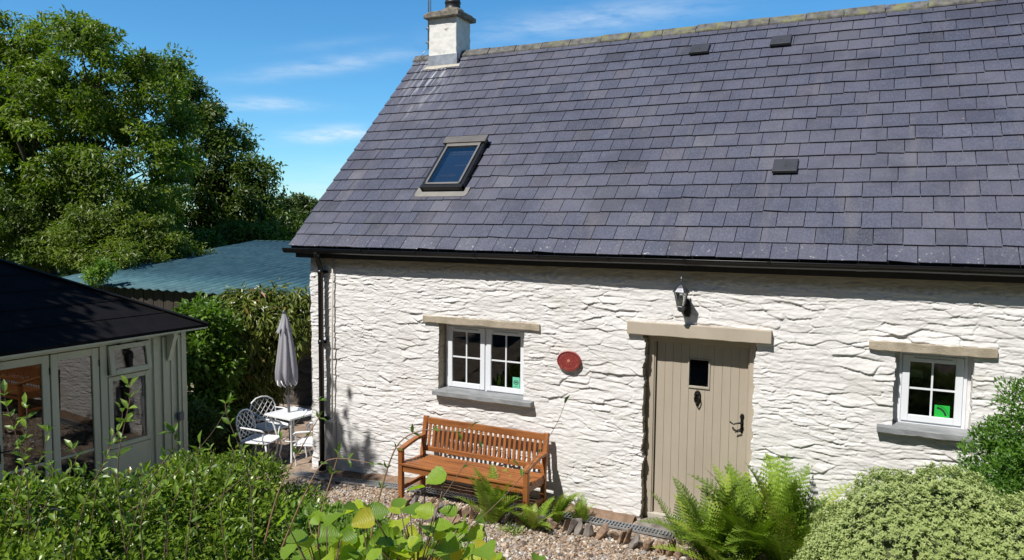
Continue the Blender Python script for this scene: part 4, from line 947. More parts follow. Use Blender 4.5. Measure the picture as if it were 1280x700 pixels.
def gravel():
    n = 26000
    phi = (1+5**.5)/2; ico = np.array([(-1, phi, 0), (1, phi, 0), (-1, -phi, 0), (1, -phi, 0), (0, -1, phi), (0, 1, phi), (0, -1, -phi), (0, 1, -phi), (phi, 0, -1), (phi, 0, 1), (-phi, 0, -1), (-phi, 0, 1)])/1.9
    Fi = np.array([(0, 11, 5), (0, 5, 1), (0, 1, 7), (0, 7, 10), (0, 10, 11), (1, 5, 9), (5, 11, 4), (11, 10, 2), (10, 7, 6), (7, 1, 8), (3, 9, 4), (3, 4, 2), (3, 2, 6), (3, 6, 8), (3, 8, 9), (4, 9, 5), (2, 4, 11), (6, 2, 10), (8, 6, 7), (9, 8, 1)])
    x = rng.uniform(-.9, 5.3, n*2); y = -.36-rng.random(n*2)**1.1*2.6; k = (y < -.36) & ~((x > 3.3) & (y > -.42)); x, y = x[k][:n], y[k][:n]; n = len(x)
    s = .007+.013*rng.random(n)**1.7; s[rng.random(n) < .02] *= 1.9
    sc = s[:, None]*rng.uniform(.6, 1.25, (n, 3)); sc[:, 2] *= .75; a = rng.random(n)*6.28; J = ico[None]*(1+rng.uniform(-.22, .22, (n, 12, 1)))*sc[:, None, :]
    ca, sa = np.cos(a)[:, None], np.sin(a)[:, None]; tl = rng.uniform(-.6, .6, n)[:, None]
    X = J[..., 0]*ca-J[..., 1]*sa; Y = J[..., 0]*sa+J[..., 1]*ca; Zq = J[..., 2]+X*tl
    V = np.stack([X+x[:, None], Y+y[:, None], Zq+(tz(x, y)+s*.45)[:, None]], -1).reshape(-1, 3); F = (Fi[None]+(np.arange(n)*12)[:, None, None]).reshape(-1, 3)
    m, t, b, o = newmat('mixed_pebbles'); sA = attr(t)
    col = ramp(t, [(0, (.10, .075, .06)), (.2, (.25, .165, .105)), (.45, (.40, .285, .19)), (.62, (.48, .38, .28)), (.78, (.25, .25, .26)), (.9, (.52, .47, .41)), (1, (.74, .70, .64))], sA[0])
    t.links.new(col, b.inputs['Base Color']); b.inputs['Roughness'].default_value = .75
    o = np_mesh('gravel', V, F, m, tint=np.repeat(rng.random(n), 12)[:, None]); tag(o, 'beige and grey pebbles loosely spread in front of the cottage', 'gravel', kind='stuff')
gravel()

# ------------------------------------------------------------------ patio set
def patio():
    zt = -.28
    tb = empty('garden_table', (-1.72, .50, zt), R(-6), 'small square white cast metal table under the closed umbrella', 'table')
    mb = MB(); w = .27
    mb.box((-w, -w, .695), (w, -w+.04, .72)); mb.box((-w, w-.04, .695), (w, w, .72)); mb.box((-w, -w+.04, .695), (-w+.04, w-.04, .72)); mb.box((w-.04, -w+.04, .695), (w, w-.04, .72))
    k = 11
    for i in range(k): 
        a = -w+.04+(2*w-.08)*(i+.5)/k; mb.box((a-.021, -w+.04, .702), (a+.021, w-.04, .716))
    for i in range(5):
        a = -w+.04+(2*w-.08)*(i+.5)/5; mb.box((-w+.04, a-.02, .698), (w-.04, a+.02, .7135))
    mb.build('tabletop', MT['white_metal'], tb, bevel=.003)
    for sx in (-1, 1):
        for sy in (-1, 1):
            mb = MB(); q = (w-.05)
            mb.tube([(sx*q, sy*q, .70), (sx*q*.8, sy*q*.8, .55), (sx*q*.62, sy*q*.62, .34), (sx*q*.72, sy*q*.72, .14), (sx*q, sy*q, .0)], [.017, .015, .014, .014, .018], 8); mb.build('leg', MT['white_metal'], tb)
    mb = MB()
    mb.tube([(w*.6*math.cos(a)*.75, w*.6*math.sin(a)*.75, .33) for a in [2*math.pi*i/20 for i in range(21)]], .009, 6); mb.build('leg_ring', MT['white_metal'], tb)
    def chair(label):
        c = empty('garden_chair', (0, 0, 0), 0, label, 'chair', 'white cast metal chairs round the patio table')
        mb = MB()   # facing +x
        mb.box((-.20, -.22, .425), (.22, .22, .435))
        for i in range(7): mb.box((-.20, -.205+.062*i, .434), (.22, -.175+.062*i, .448))
        mb.tube([(-.20, -.22, .435), (.22, -.22, .435), (.235, 0, .432), (.22, .22, .435), (-.20, .22, .435), (-.20, -.22, .435)], .014, 6); mb.build('seat', MT['white_metal'], c)
        for sy in (-1, 1):
            mb = MB(); mb.tube([(.20, sy*.20, .43), (.225, sy*.215, .30), (.195, sy*.20, .15), (.235, sy*.225, 0)], [.015, .014, .012, .015], 7); mb.build('leg', MT['white_metal'], c)
            mb = MB(); mb.tube([(-.18, sy*.20, .43), (-.21, sy*.20, .25), (-.215, sy*.205, .12), (-.27, sy*.215, 0)], [.015, .014, .012, .015], 7); mb.build('leg', MT['white_metal'], c)
            mb = MB(); mb.tube([(-.245, sy*.225, .66), (-.10, sy*.265, .665), (.06, sy*.275, .655), (.17, sy*.265, .64), (.215, sy*.25, .61), (.185, sy*.24, .575), (.17, sy*.235, .50), (.19, sy*.22, .43)], [.011, .014, .015, .016, .016, .012, .012, .012], 7); mb.build('armrest', MT['white_metal'], c)
        mb = MB(); bx = lambda z: -.20-(z-.43)*.20
        def bp(y, z): return (bx(z)-.05*(1-(y/.24)**2)*0, y, z)
        fr = [bp(-.20, .44), bp(-.225, .58), bp(-.232, .70), bp(-.19, .80), bp(-.10, .855), bp(0, .87), bp(.10, .855), bp(.19, .80), bp(.232, .70), bp(.225, .58), bp(.20, .44)]
        mb.tube(fr, .013, 7)
        def clampz(y, z):
            return bp(y, z)
        def inside(y, z): 
            return abs(y) < .225 and z < .855-.35*max(0, abs(y)-.06)**1.25*1.6 and z > .45
        # interlaced diagonal arcs
        for s in (-1, 1):
            for o_ in (-.30, -.20, -.10, 0, .10, .20, .30):
                pts = []
                for k in range(15):
                    z = .45+.41*k/14; y = s*(o_-.16+.42*((k/14)**.75))
                    if inside(y, z): pts.append(bp(y, z))
                if len(pts) > 2: mb.tube(pts, .0075, 5)
        mb.tube([bp(-.2, .45), bp(.2, .45)], .011, 6); mb.build('backrest', MT['white_metal'], c)
        return c
    spots = [(-1.93, .10, 14, 'white lattice-back chair at the near left of the patio table'), (-2.30, .70, -12, 'white lattice-back chair at the far left of the patio table'), (-1.20, .36, 200, 'white metal chair beside the corner of the cottage')]
    c0 = chair(spots[0][3])
    for i, (x, y, a, lab) in enumerate(spots):
        o = c0 if i == 0 else copy_tree(c0)
        o.scale = (.92, .92, .92); o.location = (x, y, zt+.005); o.rotation_euler = (0, 0, R(a)); o['label'] = lab
    u = empty('garden_umbrella', (-1.74, .50, zt), 0, 'closed grey garden umbrella standing through the white table', 'umbrella')
    u.rotation_euler = (0, R(-3.0), 0)
    mb = MB(); mb.tube([(0, 0, .04), (0, 0, 2.02)], .019, 10); mb.build('pole', MT['pole'], u)
    mb = MB(); mb.lathe([(.20, 0), (.20, .03), (.06, .05), (.03, .12), (.03, .16)], (0, 0, 0), 18); mb.build('base', MT['pole'], u)
    def canopy(prof, n, pleats, ph, depth):
        vs = []; c = len(prof)
        for j, (r, z) in enumerate(prof):
            for k in range(n):
                t = 2*math.pi*k/n; f = j/(c-1); rr = r*.80*(1+depth*(.25+.75*f)*math.cos(pleats*t+ph+.5*math.sin(3*f+t))+.05*math.sin(2*t+4*f)); dz = .035*f*math.cos(pleats*t+ph) if j > c-3 else 0
                vs.append((rr*math.cos(t)+.012*math.sin(5*f), rr*math.sin(t), z-dz))
        return vs, [(i*n+k, i*n+(k+1) % n, (i+1)*n+(k+1) % n, (i+1)*n+k) for i in range(c-1) for k in range(n)]
    mb = MB(); v, f = canopy([(.02, 2.13), (.05, 2.05), (.085, 1.9), (.11, 1.75), (.135, 1.6), (.155, 1.45), (.17, 1.32), (.165, 1.22), (.135, 1.15)], 64, 8, 0, .26); mb.add(v, f, 0, True); cn_ = mb.build('canopy', MT['fabric'], u)
    mb = MB(); v, f = canopy([(.02, 2.15), (.06, 2.06), (.095, 1.97), (.125, 1.90)], 64, 8, .4, .20); mb.add(v, f, 0, True); mb.build('vent_cap', MT['fabric'], cn_)
    mb = MB(); mb.lathe([(.02, 2.12), (.026, 2.15), (.012, 2.18), (.002, 2.19)], (0, 0, 0), 10); mb.build('finial', MT['pole'], u)
    mb = MB()
    for k in range(8):
        t = 2*math.pi*k/8; mb.tube([(.13*math.cos(t), .13*math.sin(t), 1.20), (.14*math.cos(t+.3), .14*math.sin(t+.3), 1.13), (.10*math.cos(t+.5), .10*math.sin(t+.5), 1.10)], .008, 5)
    mb.build('rib_ends', MT['white_metal'], u)
patio()

# ------------------------------------------------------------------ summerhouse
def summerhouse():
    xw = -2.60; yN = -5.6; yE = -.57; z0 = -.45; ztop = 1.72
    root = empty('summerhouse', (xw, -3, z0), 0, 'sage-green boarded summerhouse with glazed doors and a black felt roof', 'summerhouse')
    def loc(o): o.location = -Vector(root.location); return o
    mb = MB()
    yd = [-2.98, -2.355, -1.775]   # door edges
    # solid boarded pieces on the glazed side
    def W(ya, yb, za, zb, x=xw, t=.06): mb.box((x-t, ya, za), (x, yb, zb))
    W(-3.02, yE, 1.645, ztop)                                                  # head rail
    W(-1.775, -1.685, z0, 1.645); W(-1.115, -1.03, z0, 1.645); W(-1.685, -1.115, 1.255, 1.275); W(-1.685, -1.115, z0, .35)
    y = -1.03
    for k in range(4):
        w = (yE+1.03)/4; W(y+.004, y+w-.004, z0, 1.645, xw+(.012 if k % 2 else 0)); y += w
    W(yE-.07, yE+.004, z0, 1.69, xw+.028, .05)
    W(yN, -3.65, z0, ztop)
    mb.box((xw-4.2, yE-.06, z0), (xw-.06, yE, ztop)); mb.box((xw-4.2, yN, z0), (xw-4.14, yE-.06, ztop)); mb.box((xw-4.14, yN, z0), (xw-.06, yN+.06, ztop))
    # cover strips
    for yy in (-1.055, -.92, -.80, -.69): mb.box((xw+.012, yy-.011, z0), (xw+.030, yy+.011, 1.645))
    loc(mb.build('wall', MT['sage'], root, bevel=.004))
    mb = MB(); mb.box((xw-4.14, yN+.06, z0-.02), (xw-.06, yE-.06, z0+.04)); loc(mb.build('floor', MT['floor_in'], root))
    # doors
    for k, (ya, yb) in enumerate(((-3.60, -2.995), (-2.985, -2.375), (-2.365, -1.785))):
        mb = MB(); s = .085; za, zb = z0+.05, 1.635; x = xw-.005; e = .004
        mb.box((x-.04, ya+e, za), (x, ya+s, zb)); mb.box((x-.04, yb-s, za), (x, yb-e, zb)); mb.box((x-.04, ya+s, zb-s), (x, yb-s, zb)); mb.box((x-.04, ya+s, za), (x, yb-s, za+.16))
        mb.box((x-.035, ya+s, .40), (x-.01, yb-s, .43))
        d = loc(mb.build('door', MT['sage'], root, bevel=.004))
        if k == 0:      # this leaf stands slightly ajar, hinged on its far side
            hp = Vector((x-.02, ya, 0)); Rz = Matrix.Rotation(R(-14), 3, 'Z'); d.rotation_euler = (0, 0, R(-14)); d.location = Vector(d.location)+hp-Rz @ hp-Vector((0, 0, 0))
            off = -Vector(root.location); d.location = off+hp-Rz @ hp
        mb = MB(); mb.add([(x-.02, ya+s, za+.1), (x-.02, yb-s, za+.1), (x-.02, yb-s, zb-s), (x-.02, ya+s, zb-s)], [(0, 1, 2, 3)]); mb.build('pane', MT['shglass'], d)
        if k == 1:
            mb = MB(); mb.box((x+.001, ya+.02, .55), (x+.012, ya+.055, .75)); mb.tube([(x+.01, ya+.037, .68), (x+.05, ya+.037, .68), (x+.052, ya+.13, .675)], .008, 8); mb.build('handle', MT['iron'], d)
        for zz in (.1, 1.45): mb = MB(); mb.tube([(x+.005, yb-.004, zz-.04), (x+.005, yb-.004, zz+.04)], .006, 6); mb.build('hinge', MT['iron'], d)
    # fixed lower light and tilted fanlight
    mb = MB(); ya, yb, za, zb = -1.680, -1.120, .36, 1.250; s = .055; x = xw+.012
    mb.box((x-.04, ya, za), (x, ya+s, zb)); mb.box((x-.04, yb-s, za), (x, yb, zb)); mb.box((x-.04, ya+s, zb-s), (x, yb-s, zb)); mb.box((x-.04, ya+s, za), (x, yb-s, za+s))
    d = loc(mb.build('window', MT['sage'], root, bevel=.004)); d['label'] = 'tall fixed light below the fanlight'
    mb = MB(); mb.add([(x-.02, ya+s, za+s), (x-.02, yb-s, za+s), (x-.02, yb-s, zb-s), (x-.02, ya+s, zb-s)], [(0, 1, 2, 3)]); mb.build('pane', MT['shglass'], d)
    mb = MB(); za, zb = 1.278, 1.635; ro = Matrix.Rotation(R(-7), 3, 'Y'); pv = (xw+.012, 0, zb); s = .06
    for a, b in (((x-.03, ya, za), (x+.015, ya+s, zb)), ((x-.03, yb-s, za), (x+.015, yb, zb)), ((x-.03, ya+s, zb-s), (x+.015, yb-s, zb)), ((x-.03, ya+s, za), (x+.015, yb-s, za+s))): mb.box(a, b, rot=ro, piv=pv)
    d = loc(mb.build('fanlight', MT['sage'], root, bevel=.004))
    mb = MB(); q = [ro @ (Vector(p)-Vector(pv))+Vector(pv) for p in ((x-.01, ya+s, za+s), (x-.01, yb-s, za+s), (x-.01, yb-s, zb-s), (x-.01, ya+s, zb-s))]; mb.add(q, [(0, 1, 2, 3)]); mb.build('pane', MT['shglass'], d)
    for yy in (-1.53, -1.27): mb = MB(); mb.tube([(x+.02, yy-.04, zb+.006), (x+.02, yy+.04, zb+.006)], .009, 6); mb.build('hinge', MT['iron'], d)
    # eaves bracket and weatherproof switch
    mb = MB(); yb_ = -.84
    q = [(xw+.03, yb_-.03, 1.70), (xw+.17, yb_-.03, 1.70), (xw+.17, yb_-.03, 1.66), (xw+.045, yb_-.03, 1.33), (xw+.03, yb_-.03, 1.33)]; q2 = [(a, b+.06, c) for a, b, c in q]
    mb.add(q+q2, [(4, 3, 2, 1, 0), (5, 6, 7, 8, 9)]+[(i, (i+1) % 5, 5+(i+1) % 5, 5+i) for i in range(5)]); loc(mb.build('eaves_bracket', MT['sage'], root, bevel=.004))
    mb = MB(); mb.box((xw+.02, -.735, .50), (xw+.075, -.655, .61)); loc(mb.build('switch_box', mat('grey_switch_box', (.14, .16, .17), rough=.5, scale=5, bmp=0), root, bevel=.012))
    # hipped roof
    E = (-2.41, -.335); x2, y2 = -7.2, -5.9; zt, th = 1.765, .035; run = (E[0]-x2)/2; rise = run*.52
    a = [(E[0], E[1]), (x2, E[1]), (x2, y2), (E[0], y2)]
    r1 = ((E[0]+x2)/2, E[1]-run, zt+rise); r2 = ((E[0]+x2)/2, y2+run, zt+rise)
    if r1[1] < r2[1]: ym = (r1[1]+r2[1])/2; r1 = (r1[0], ym+.05, r1[2]); r2 = (r2[0], ym-.05, r2[2])
    mb = MB(); vs = [(p[0], p[1], zt) for p in a]+[r1, r2]+[(p[0], p[1], zt-th) for p in a]
    mb.add(vs, [(0, 1, 4), (1, 2, 5, 4), (2, 3, 5), (3, 0, 4, 5), (0, 6, 7, 1), (1, 7, 8, 2), (2, 8, 9, 3), (3, 9, 6, 0), (6, 9, 8, 7)])
    rf = loc(mb.build('roof', MT['felt'], root)); 
    mb = MB(); mb.bar((E[0]-.01, E[1]-.01, zt-th-.012), (E[0]-.01, y2, zt-th-.012), .02, .022); mb.bar((E[0]-.02, E[1]-.01, zt-th-.012), (x2, E[1]-.01, zt-th-.012), .02, .022); mb.build('fascia', MT['sage'], rf)
    n_ = 7
    for k in range(1, n_):
        f = k/n_; zz = zt+rise*f; xx = E[0]-run*f; ya_ = E[1]-(E[1]-r1[1])*f; yb_2 = y2+(r2[1]-y2)*f
        mb = MB(); mb.bar((xx, ya_, zz+.004), (xx, yb_2, zz+.004), .03, .009, (.46, 0, .89)); mb.build('felt_lap', MT['felt'], rf)
    mb = MB(); mb.bar((E[0], E[1], zt+.006), (r1[0], r1[1], r1[2]+.006), .12, .014); mb.build('hip_strip', MT['felt'], rf)
    # bench inside
    b = empty('indoor_bench', (-3.25, -1.9, z0+.04), 0, 'dark brown slatted bench seen through the summerhouse glass', 'bench')
    mb = MB()
    for k in range(5): mb.box((-.22+.09*k, -1.0, .42), (-.15+.09*k, 1.0, .445))
    mb.build('seat', MT['darkwood'], b)
    mb = MB(); mb.box((-.30, -1.0, .82), (-.27, 1.0, .90)); mb.box((-.29, -1, .60), (-.27, 1, .66)); mb.build('backrest', MT['darkwood'], b)
    for yy in (-.95, .95):
        for xx in (-.28, .17):
            mb = MB(); mb.box((xx-.025, yy-.025, 0), (xx+.025, yy+.025, .42 if xx > 0 else .86)); mb.build('leg', MT['darkwood'], b)
summerhouse()

# ------------------------------------------------------------------ barn
def barn():
    xa, xb, ye, yt, ze, zt_ = -16.04, -3.2, 5.85, 14.0, 1.35, 2.405; g = -1.3
    root = empty('barn', (-9, 10, g), 0, 'low barn with a blue corrugated sheet roof beyond the patio hedge', 'barn')
    off = -Vector(root.location)
    n = int((xb-xa)/.024); xs = np.linspace(xa, xb, n); prof = .022*np.sin((xs-xa)*2*math.pi/.33)
    rows = []; ys = [ye-.18, ye+2.0, ye+2.001, ye+4.3, ye+4.301, ye+6.4, ye+6.401, yt]; sl = (zt_-ze)/(yt-ye); hh = [.0, .0, .002, .002, .004, .004, .006, .006]
    for y, h_ in zip(ys, hh): rows.append(np.stack([xs, np.full(n, y), ze+(y-ye)*sl+prof-h_+.05], 1))
    V = np.concatenate(rows); F = []
    for r in range(len(ys)-1):
        i = np.arange(n-1)+r*n; F.append(np.stack([i, i+1, i+n+1, i+n], 1))
    # rear slope
    rows2 = [np.stack([xs, np.full(n, yt+.001), zt_+.05+prof], 1), np.stack([xs, np.full(n, yt+6), zt_-.9+prof], 1)]; V = np.concatenate([V]+rows2); i = np.arange(n-1)+len(ys)*n; F.append(np.stack([i, i+1, i+n+1, i+n], 1))
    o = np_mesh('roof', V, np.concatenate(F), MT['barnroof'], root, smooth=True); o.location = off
    sm = o.modifiers.new('solid', 'SOLIDIFY'); sm.thickness = .006
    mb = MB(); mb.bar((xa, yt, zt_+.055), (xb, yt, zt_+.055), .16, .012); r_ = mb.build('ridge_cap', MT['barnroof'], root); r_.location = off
    mb = MB(); k = 0; x = xa+.2
    while x < xb-.1:
        w = .19; mb.box((x, ye+.02+.012*(k % 2), g+.9), (x+w-.012, ye+.06+.012*(k % 2), ze+.0)); x += w; k += 1
    mb.box((xa+.2, ye+.10, g), (xb-.1, ye+.16, ze)); mb.box((xa+.2, ye+.16, g), (xa+.3, yt+5.8, ze-.0)); mb.box((xb-.3, ye+.16, g), (xb-.2, yt+5.8, ze))
    mb.add([(xa+.2, ye+.1, ze), (xa+.2, yt, ze), (xa+.2, yt, zt_), ], [(0, 1, 2)])
    o = mb.build('wall', MT['barnboard'], root); o.location = off
    mb = MB(); mb.box((xa+.2, ye-.02, g), (xb-.1, ye+.08, g+2.05)); o = mb.build('block_base', MT['blockwork'], root); o.location = off
barn()
# dark rubble wall behind the patio
mb = MB(); mb.box((-5.5, 3.35, -1.2), (-1.2, 3.6, 1.05)); o = mb.build('garden_wall', MT['darkstone']); tag(o, 'dark rubble wall in the shade behind the patio table', 'wall')

# ------------------------------------------------------------------ trees and shrubs behind
def lobes_at(L): return [(tuple(at(px, py, d)), tuple(np.array(r)*d/FPX)) for px, py, d, r in L]
A = lobes_at([(40, 120, 28, (75, 75, 75)), (110, 95, 27, (80, 70, 70)), (-30, 120, 28, (80, 80, 85)), (175, 140, 28, (65, 60, 60)), (60, 190, 26.5, (90, 90, 75)), (150, 210, 27, (80, 80, 65)), (0, 250, 27, (90, 90, 60)), (-60, 210, 28, (90, 90, 90)), (200, 95, 28.5, (38, 38, 30)), (80, 52, 28, (50, 50, 28)), (20, 48, 28, (40, 40, 24)), (218, 170, 29, (30, 30, 36)), (120, 270, 28, (110, 90, 50))])
fo = at(60, 360, 28.5); tree('huge spreading ash tree filling the upper left, tallest in view', (fo.x, fo.y, -1.3), 8.5, A, 560, .62, 180, .19, LF['ash'], r0=.36, width=.42, shell=.5)
B = lobes_at([(262, 195, 34, (36, 36, 48)), (244, 128, 34, (30, 30, 30)), (262, 158, 34, (24, 24, 24)), (225, 110, 34, (26, 26, 26)), (300, 235, 34, (42, 42, 36)), (240, 250, 34, (48, 48, 46)), (292, 180, 35, (22, 22, 24)), (322, 205, 34, (16, 16, 13)), (338, 226, 34, (15, 15, 11)), (318, 268, 34, (40, 40, 26)), (345, 285, 34, (34, 34, 22)), (270, 290, 34, (60, 60, 26))])
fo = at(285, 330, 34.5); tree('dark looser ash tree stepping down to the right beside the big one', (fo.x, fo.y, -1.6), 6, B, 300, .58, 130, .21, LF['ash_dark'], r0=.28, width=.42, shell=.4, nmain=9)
# bare twigs poking out of the second crown belong to its trunk mesh already
Cb = lobes_at([(120, 272, 24.5, (30, 30, 18)), (165, 290, 24.5, (34, 34, 16)), (92, 300, 24, (30, 30, 18)), (212, 304, 25, (22, 22, 14)), (150, 258, 24.8, (14, 14, 12)), (190, 276, 24.8, (16, 16, 10)), (66, 286, 24.6, (18, 18, 12)), (140, 318, 24, (60, 60, 18)), (100, 262, 25, (12, 12, 9)), (236, 318, 25.5, (20, 20, 10))])
fo = at(140, 350, 24.5); tree('yellow-green feathery bush in front of the big ash tree', (fo.x, fo.y, -1.2), 2.6, Cb, 150, .42, 120, .15, LF['lightbush'], r0=.10, width=.36, cat='bush', name='bush', shell=.45)
Cc = lobes_at([(20, 268, 25, (50, 50, 34)), (-30, 290, 25, (50, 50, 34)), (60, 315, 25, (40, 40, 26)), (30, 300, 25.5, (40, 40, 30))])
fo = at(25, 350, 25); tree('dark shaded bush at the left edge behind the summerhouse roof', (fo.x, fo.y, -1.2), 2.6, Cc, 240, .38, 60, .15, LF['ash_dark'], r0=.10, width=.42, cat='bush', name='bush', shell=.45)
for (L, lab, mt_) in [([(368, 262, 62, (26, 26, 17)), (392, 268, 62, (22, 22, 16)), (350, 272, 62, (24, 24, 16)), (375, 285, 62, (40, 40, 22))], 'rounded distant tree seen between the ash and the cottage roof', 'far'),
                      ([(425, 275, 66, (34, 34, 18)), (470, 282, 66, (34, 34, 18))], 'distant tree mostly hidden behind the left end of the cottage', 'far')]:
    L = lobes_at(L); fo = Vector(L[0][0]); tree(lab, (fo.x, fo.y, -3), 6, L, 330, .75, 55, .34, LF[mt_], r0=.3, shell=.5)
for (L, lab, m_, ls) in [([(300, 292, 31, (24, 24, 13)), (322, 296, 31, (16, 16, 13)), (278, 300, 31, (20, 20, 14)), (338, 292, 32, (18, 18, 12))], 'tall leafy hedgerow shrub behind the far end of the blue roof', 'lightbush', .15),
        ([(225, 312, 30, (30, 30, 20)), (255, 305, 30, (26, 26, 16)), (200, 322, 30, (26, 26, 18))], 'low hedgerow shrub behind the left slope of the blue roof', 'ash', .15)]:
    L = lobes_at(L); fo = Vector(L[0][0]); tree(lab, (fo.x, fo.y, -1.5), 3, L, 190, .36, 50, ls, LF[m_], r0=.10, cat='shrub', name='shrub', shell=.4)
# a background belt of woodland so that no bare horizon shows
W_ = []
for k in range(26):
    a = R(-70+k*6.2); d = 95+12*math.sin(k*2.3); p = Vector((CAM[0], CAM[1], 0))+Vector((math.sin(a), math.cos(a), 0))*d; W_.append(((p.x, p.y, -.5+1.2*math.sin(k*1.7)), (7.5, 7.5, 3.0+.8*math.sin(k*3.1))))
P, O, tint, cen, cr = cluster_points(W_, 1100, 1.5, 26, .6); n = len(P)
o = leafobj('woodland', P, rdir(n), unit(rdir(n)+np.array([0, 0, 1])), .8+.5*rng.random(n), .7, T_SIMPLE, LF['far'], None, .5*tint+.5*rng.random(n)); tag(o, 'far belt of woodland along the horizon', 'woodland', kind='stuff')

def shrub(label, foot, lobes, nclump, crad, nleaf, lsize, material, width=.5, templ=T_FOLD, name='shrub', shell=.5, droop=-.1, upn=.8, stems=14, cat='shrub', stemr=.012, tmix=.4, stemmat='stem', flat=.8):
    root = empty(name, foot, 0, label, cat)
    P, O, tint, cen, cr = cluster_points(lobes, nclump, crad, nleaf, shell, flat); n = len(P); f = np.array(foot)
    k = P[:, 2] > tz(P[:, 0], P[:, 1])+.01; P, O, tint = P[k], O[k], tint[k]; n = len(P)
    D = O*.8+rdir(n)*.6+np.array([0, 0, droop]); Nn = unit(rdir(n)*.6+O*.4+np.array([0, 0, upn])+np.array(SUNV)*.3)
    leafobj('foliage', P-f, D, Nn, lsize*(.6+.7*rng.random(n)), width, templ, material, root, np.clip(tmix*tint+(1-tmix)*rng.random(n), 0, 1))
    if stems:
        mb = MB(); idx = rng.choice(len(cen), min(stems, len(cen)), replace=False)
        for i in idx:
            c = Vector(cen[i]-f); b = Vector((rng.uniform(-.06, .06), rng.uniform(-.06, .06), -.1)); mb.tube([b, b.lerp(c, .5)+Vector((0, 0, .1*c.length)), c], [stemr, stemr*.7, stemr*.3], 5)
        mb.build('stem', MT[stemmat], root)
    return root
# hedge behind the patio
L = lobes_at([(350, 415, 12.9, (36, 30, 36)), (310, 400, 12.9, (34, 30, 28)), (290, 440, 12.6, (36, 36, 36)), (340, 385, 13.3, (40, 30, 16)), (330, 460, 12.9, (36, 26, 40)), (300, 490, 12.6, (34, 26, 34)), (382, 400, 13.4, (20, 20, 30)), (300, 372, 13.2, (14, 14, 9)), (345, 368, 13.3, (12, 12, 9)), (372, 372, 13.4, (12, 12, 8)), (322, 368, 13.2, (8, 8, 8))])
shrub('tall arching shrub with drooping bronze-tipped leaves behind the patio umbrella', (-3.7, 2.0, -.35), L, 620, .19, 26, .15, LF['laurel'], width=.27, droop=-.9, stems=30, stemr=.02, shell=.35)
L = lobes_at([(262, 415, 12.0, (26, 26, 30)), (270, 460, 12.0, (28, 26, 40)), (250, 392, 12.6, (26, 26, 14)), (245, 450, 11.6, (16, 16, 30)), (262, 510, 11.8, (32, 26, 34))])
shrub('bright green leafy shrub beside the summerhouse corner', (-4.2, 1.1, -.4), L, 330, .17, 26, .115, LF['green'], width=.5, stems=16, stemr=.015, shell=.35)
L = lobes_at([(250, 535, 10.8, (34, 22, 28)), (285, 545, 11.2, (30, 22, 22))])
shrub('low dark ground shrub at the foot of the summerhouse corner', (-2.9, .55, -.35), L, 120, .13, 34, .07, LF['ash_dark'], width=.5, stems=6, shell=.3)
L = lobes_at([(130, 335, 20, (13, 13, 9)), (118, 346, 20, (14, 14, 10))])
shrub('small pale leafy branch tip rising between the two roofs', (float(L[0][0][0]), float(L[0][0][1]), -1.0), L, 34, .16, 26, .12, LF['honey'], width=.45, stems=8, stemr=.02, shell=.2)

# shade tree left of the view
L = [((-5.8, -5.9, 6.6), (2.6, 2.6, 1.7)), ((-5.0, -5.2, 6.9), (1.2, 1.3, 1.0)), ((-7.2, -4.6, 6.6), (2.2, 2.0, 1.5)), ((-4.4, -7.2, 6.4), (1.7, 1.8, 1.3)), ((-6.2, -4.0, 6.3), (1.4, 1.1, .9)), ((-2.30, -4.5, 6.6), (.55, .5, .5)), ((-2.45, -5.3, 7.3), (.4, .4, .4))]
tree('leafy garden tree just left of the view that shades the summerhouse', (-6.6, -6.4, -.5), 6.5, L, 620, .45, 60, .19, LF['ash'], r0=.22, width=.5, shell=.15,
     keep=lambda c: np.hypot(c[:, 0]+.38*(c[:, 2]-.3)/1.45+1.75, c[:, 1]+(c[:, 2]-.3)/1.45-.40) > 1.45)

# garden trees behind the viewpoint: they darken the window reflections
for (x, y, w, lab) in ((-3.5, -17.5, 3.6, 'leafy tree behind the viewpoint, leftmost of the row facing the cottage'), (2.5, -18.5, 4.0, 'broad tree behind the viewpoint, left of the middle of the row'), (8.5, -17.5, 3.8, 'broad tree behind the viewpoint, right of the middle of the row'), (14.5, -16.5, 4.0, 'leafy tree behind the viewpoint, rightmost of the row facing the cottage')):
    L = [((x, y, 5.2), (w, 2.4, 3.2)), ((x-1.4, y+.4, 3.6), (w*.7, 2.0, 2.0)), ((x+1.5, y+.3, 3.8), (w*.7, 2, 2.2))]
    tree(lab, (x, y, Z(x, y)), 6, L, 240, .8, 70, .42, LF['far'], r0=.25, width=.6, shell=.3, group=None)

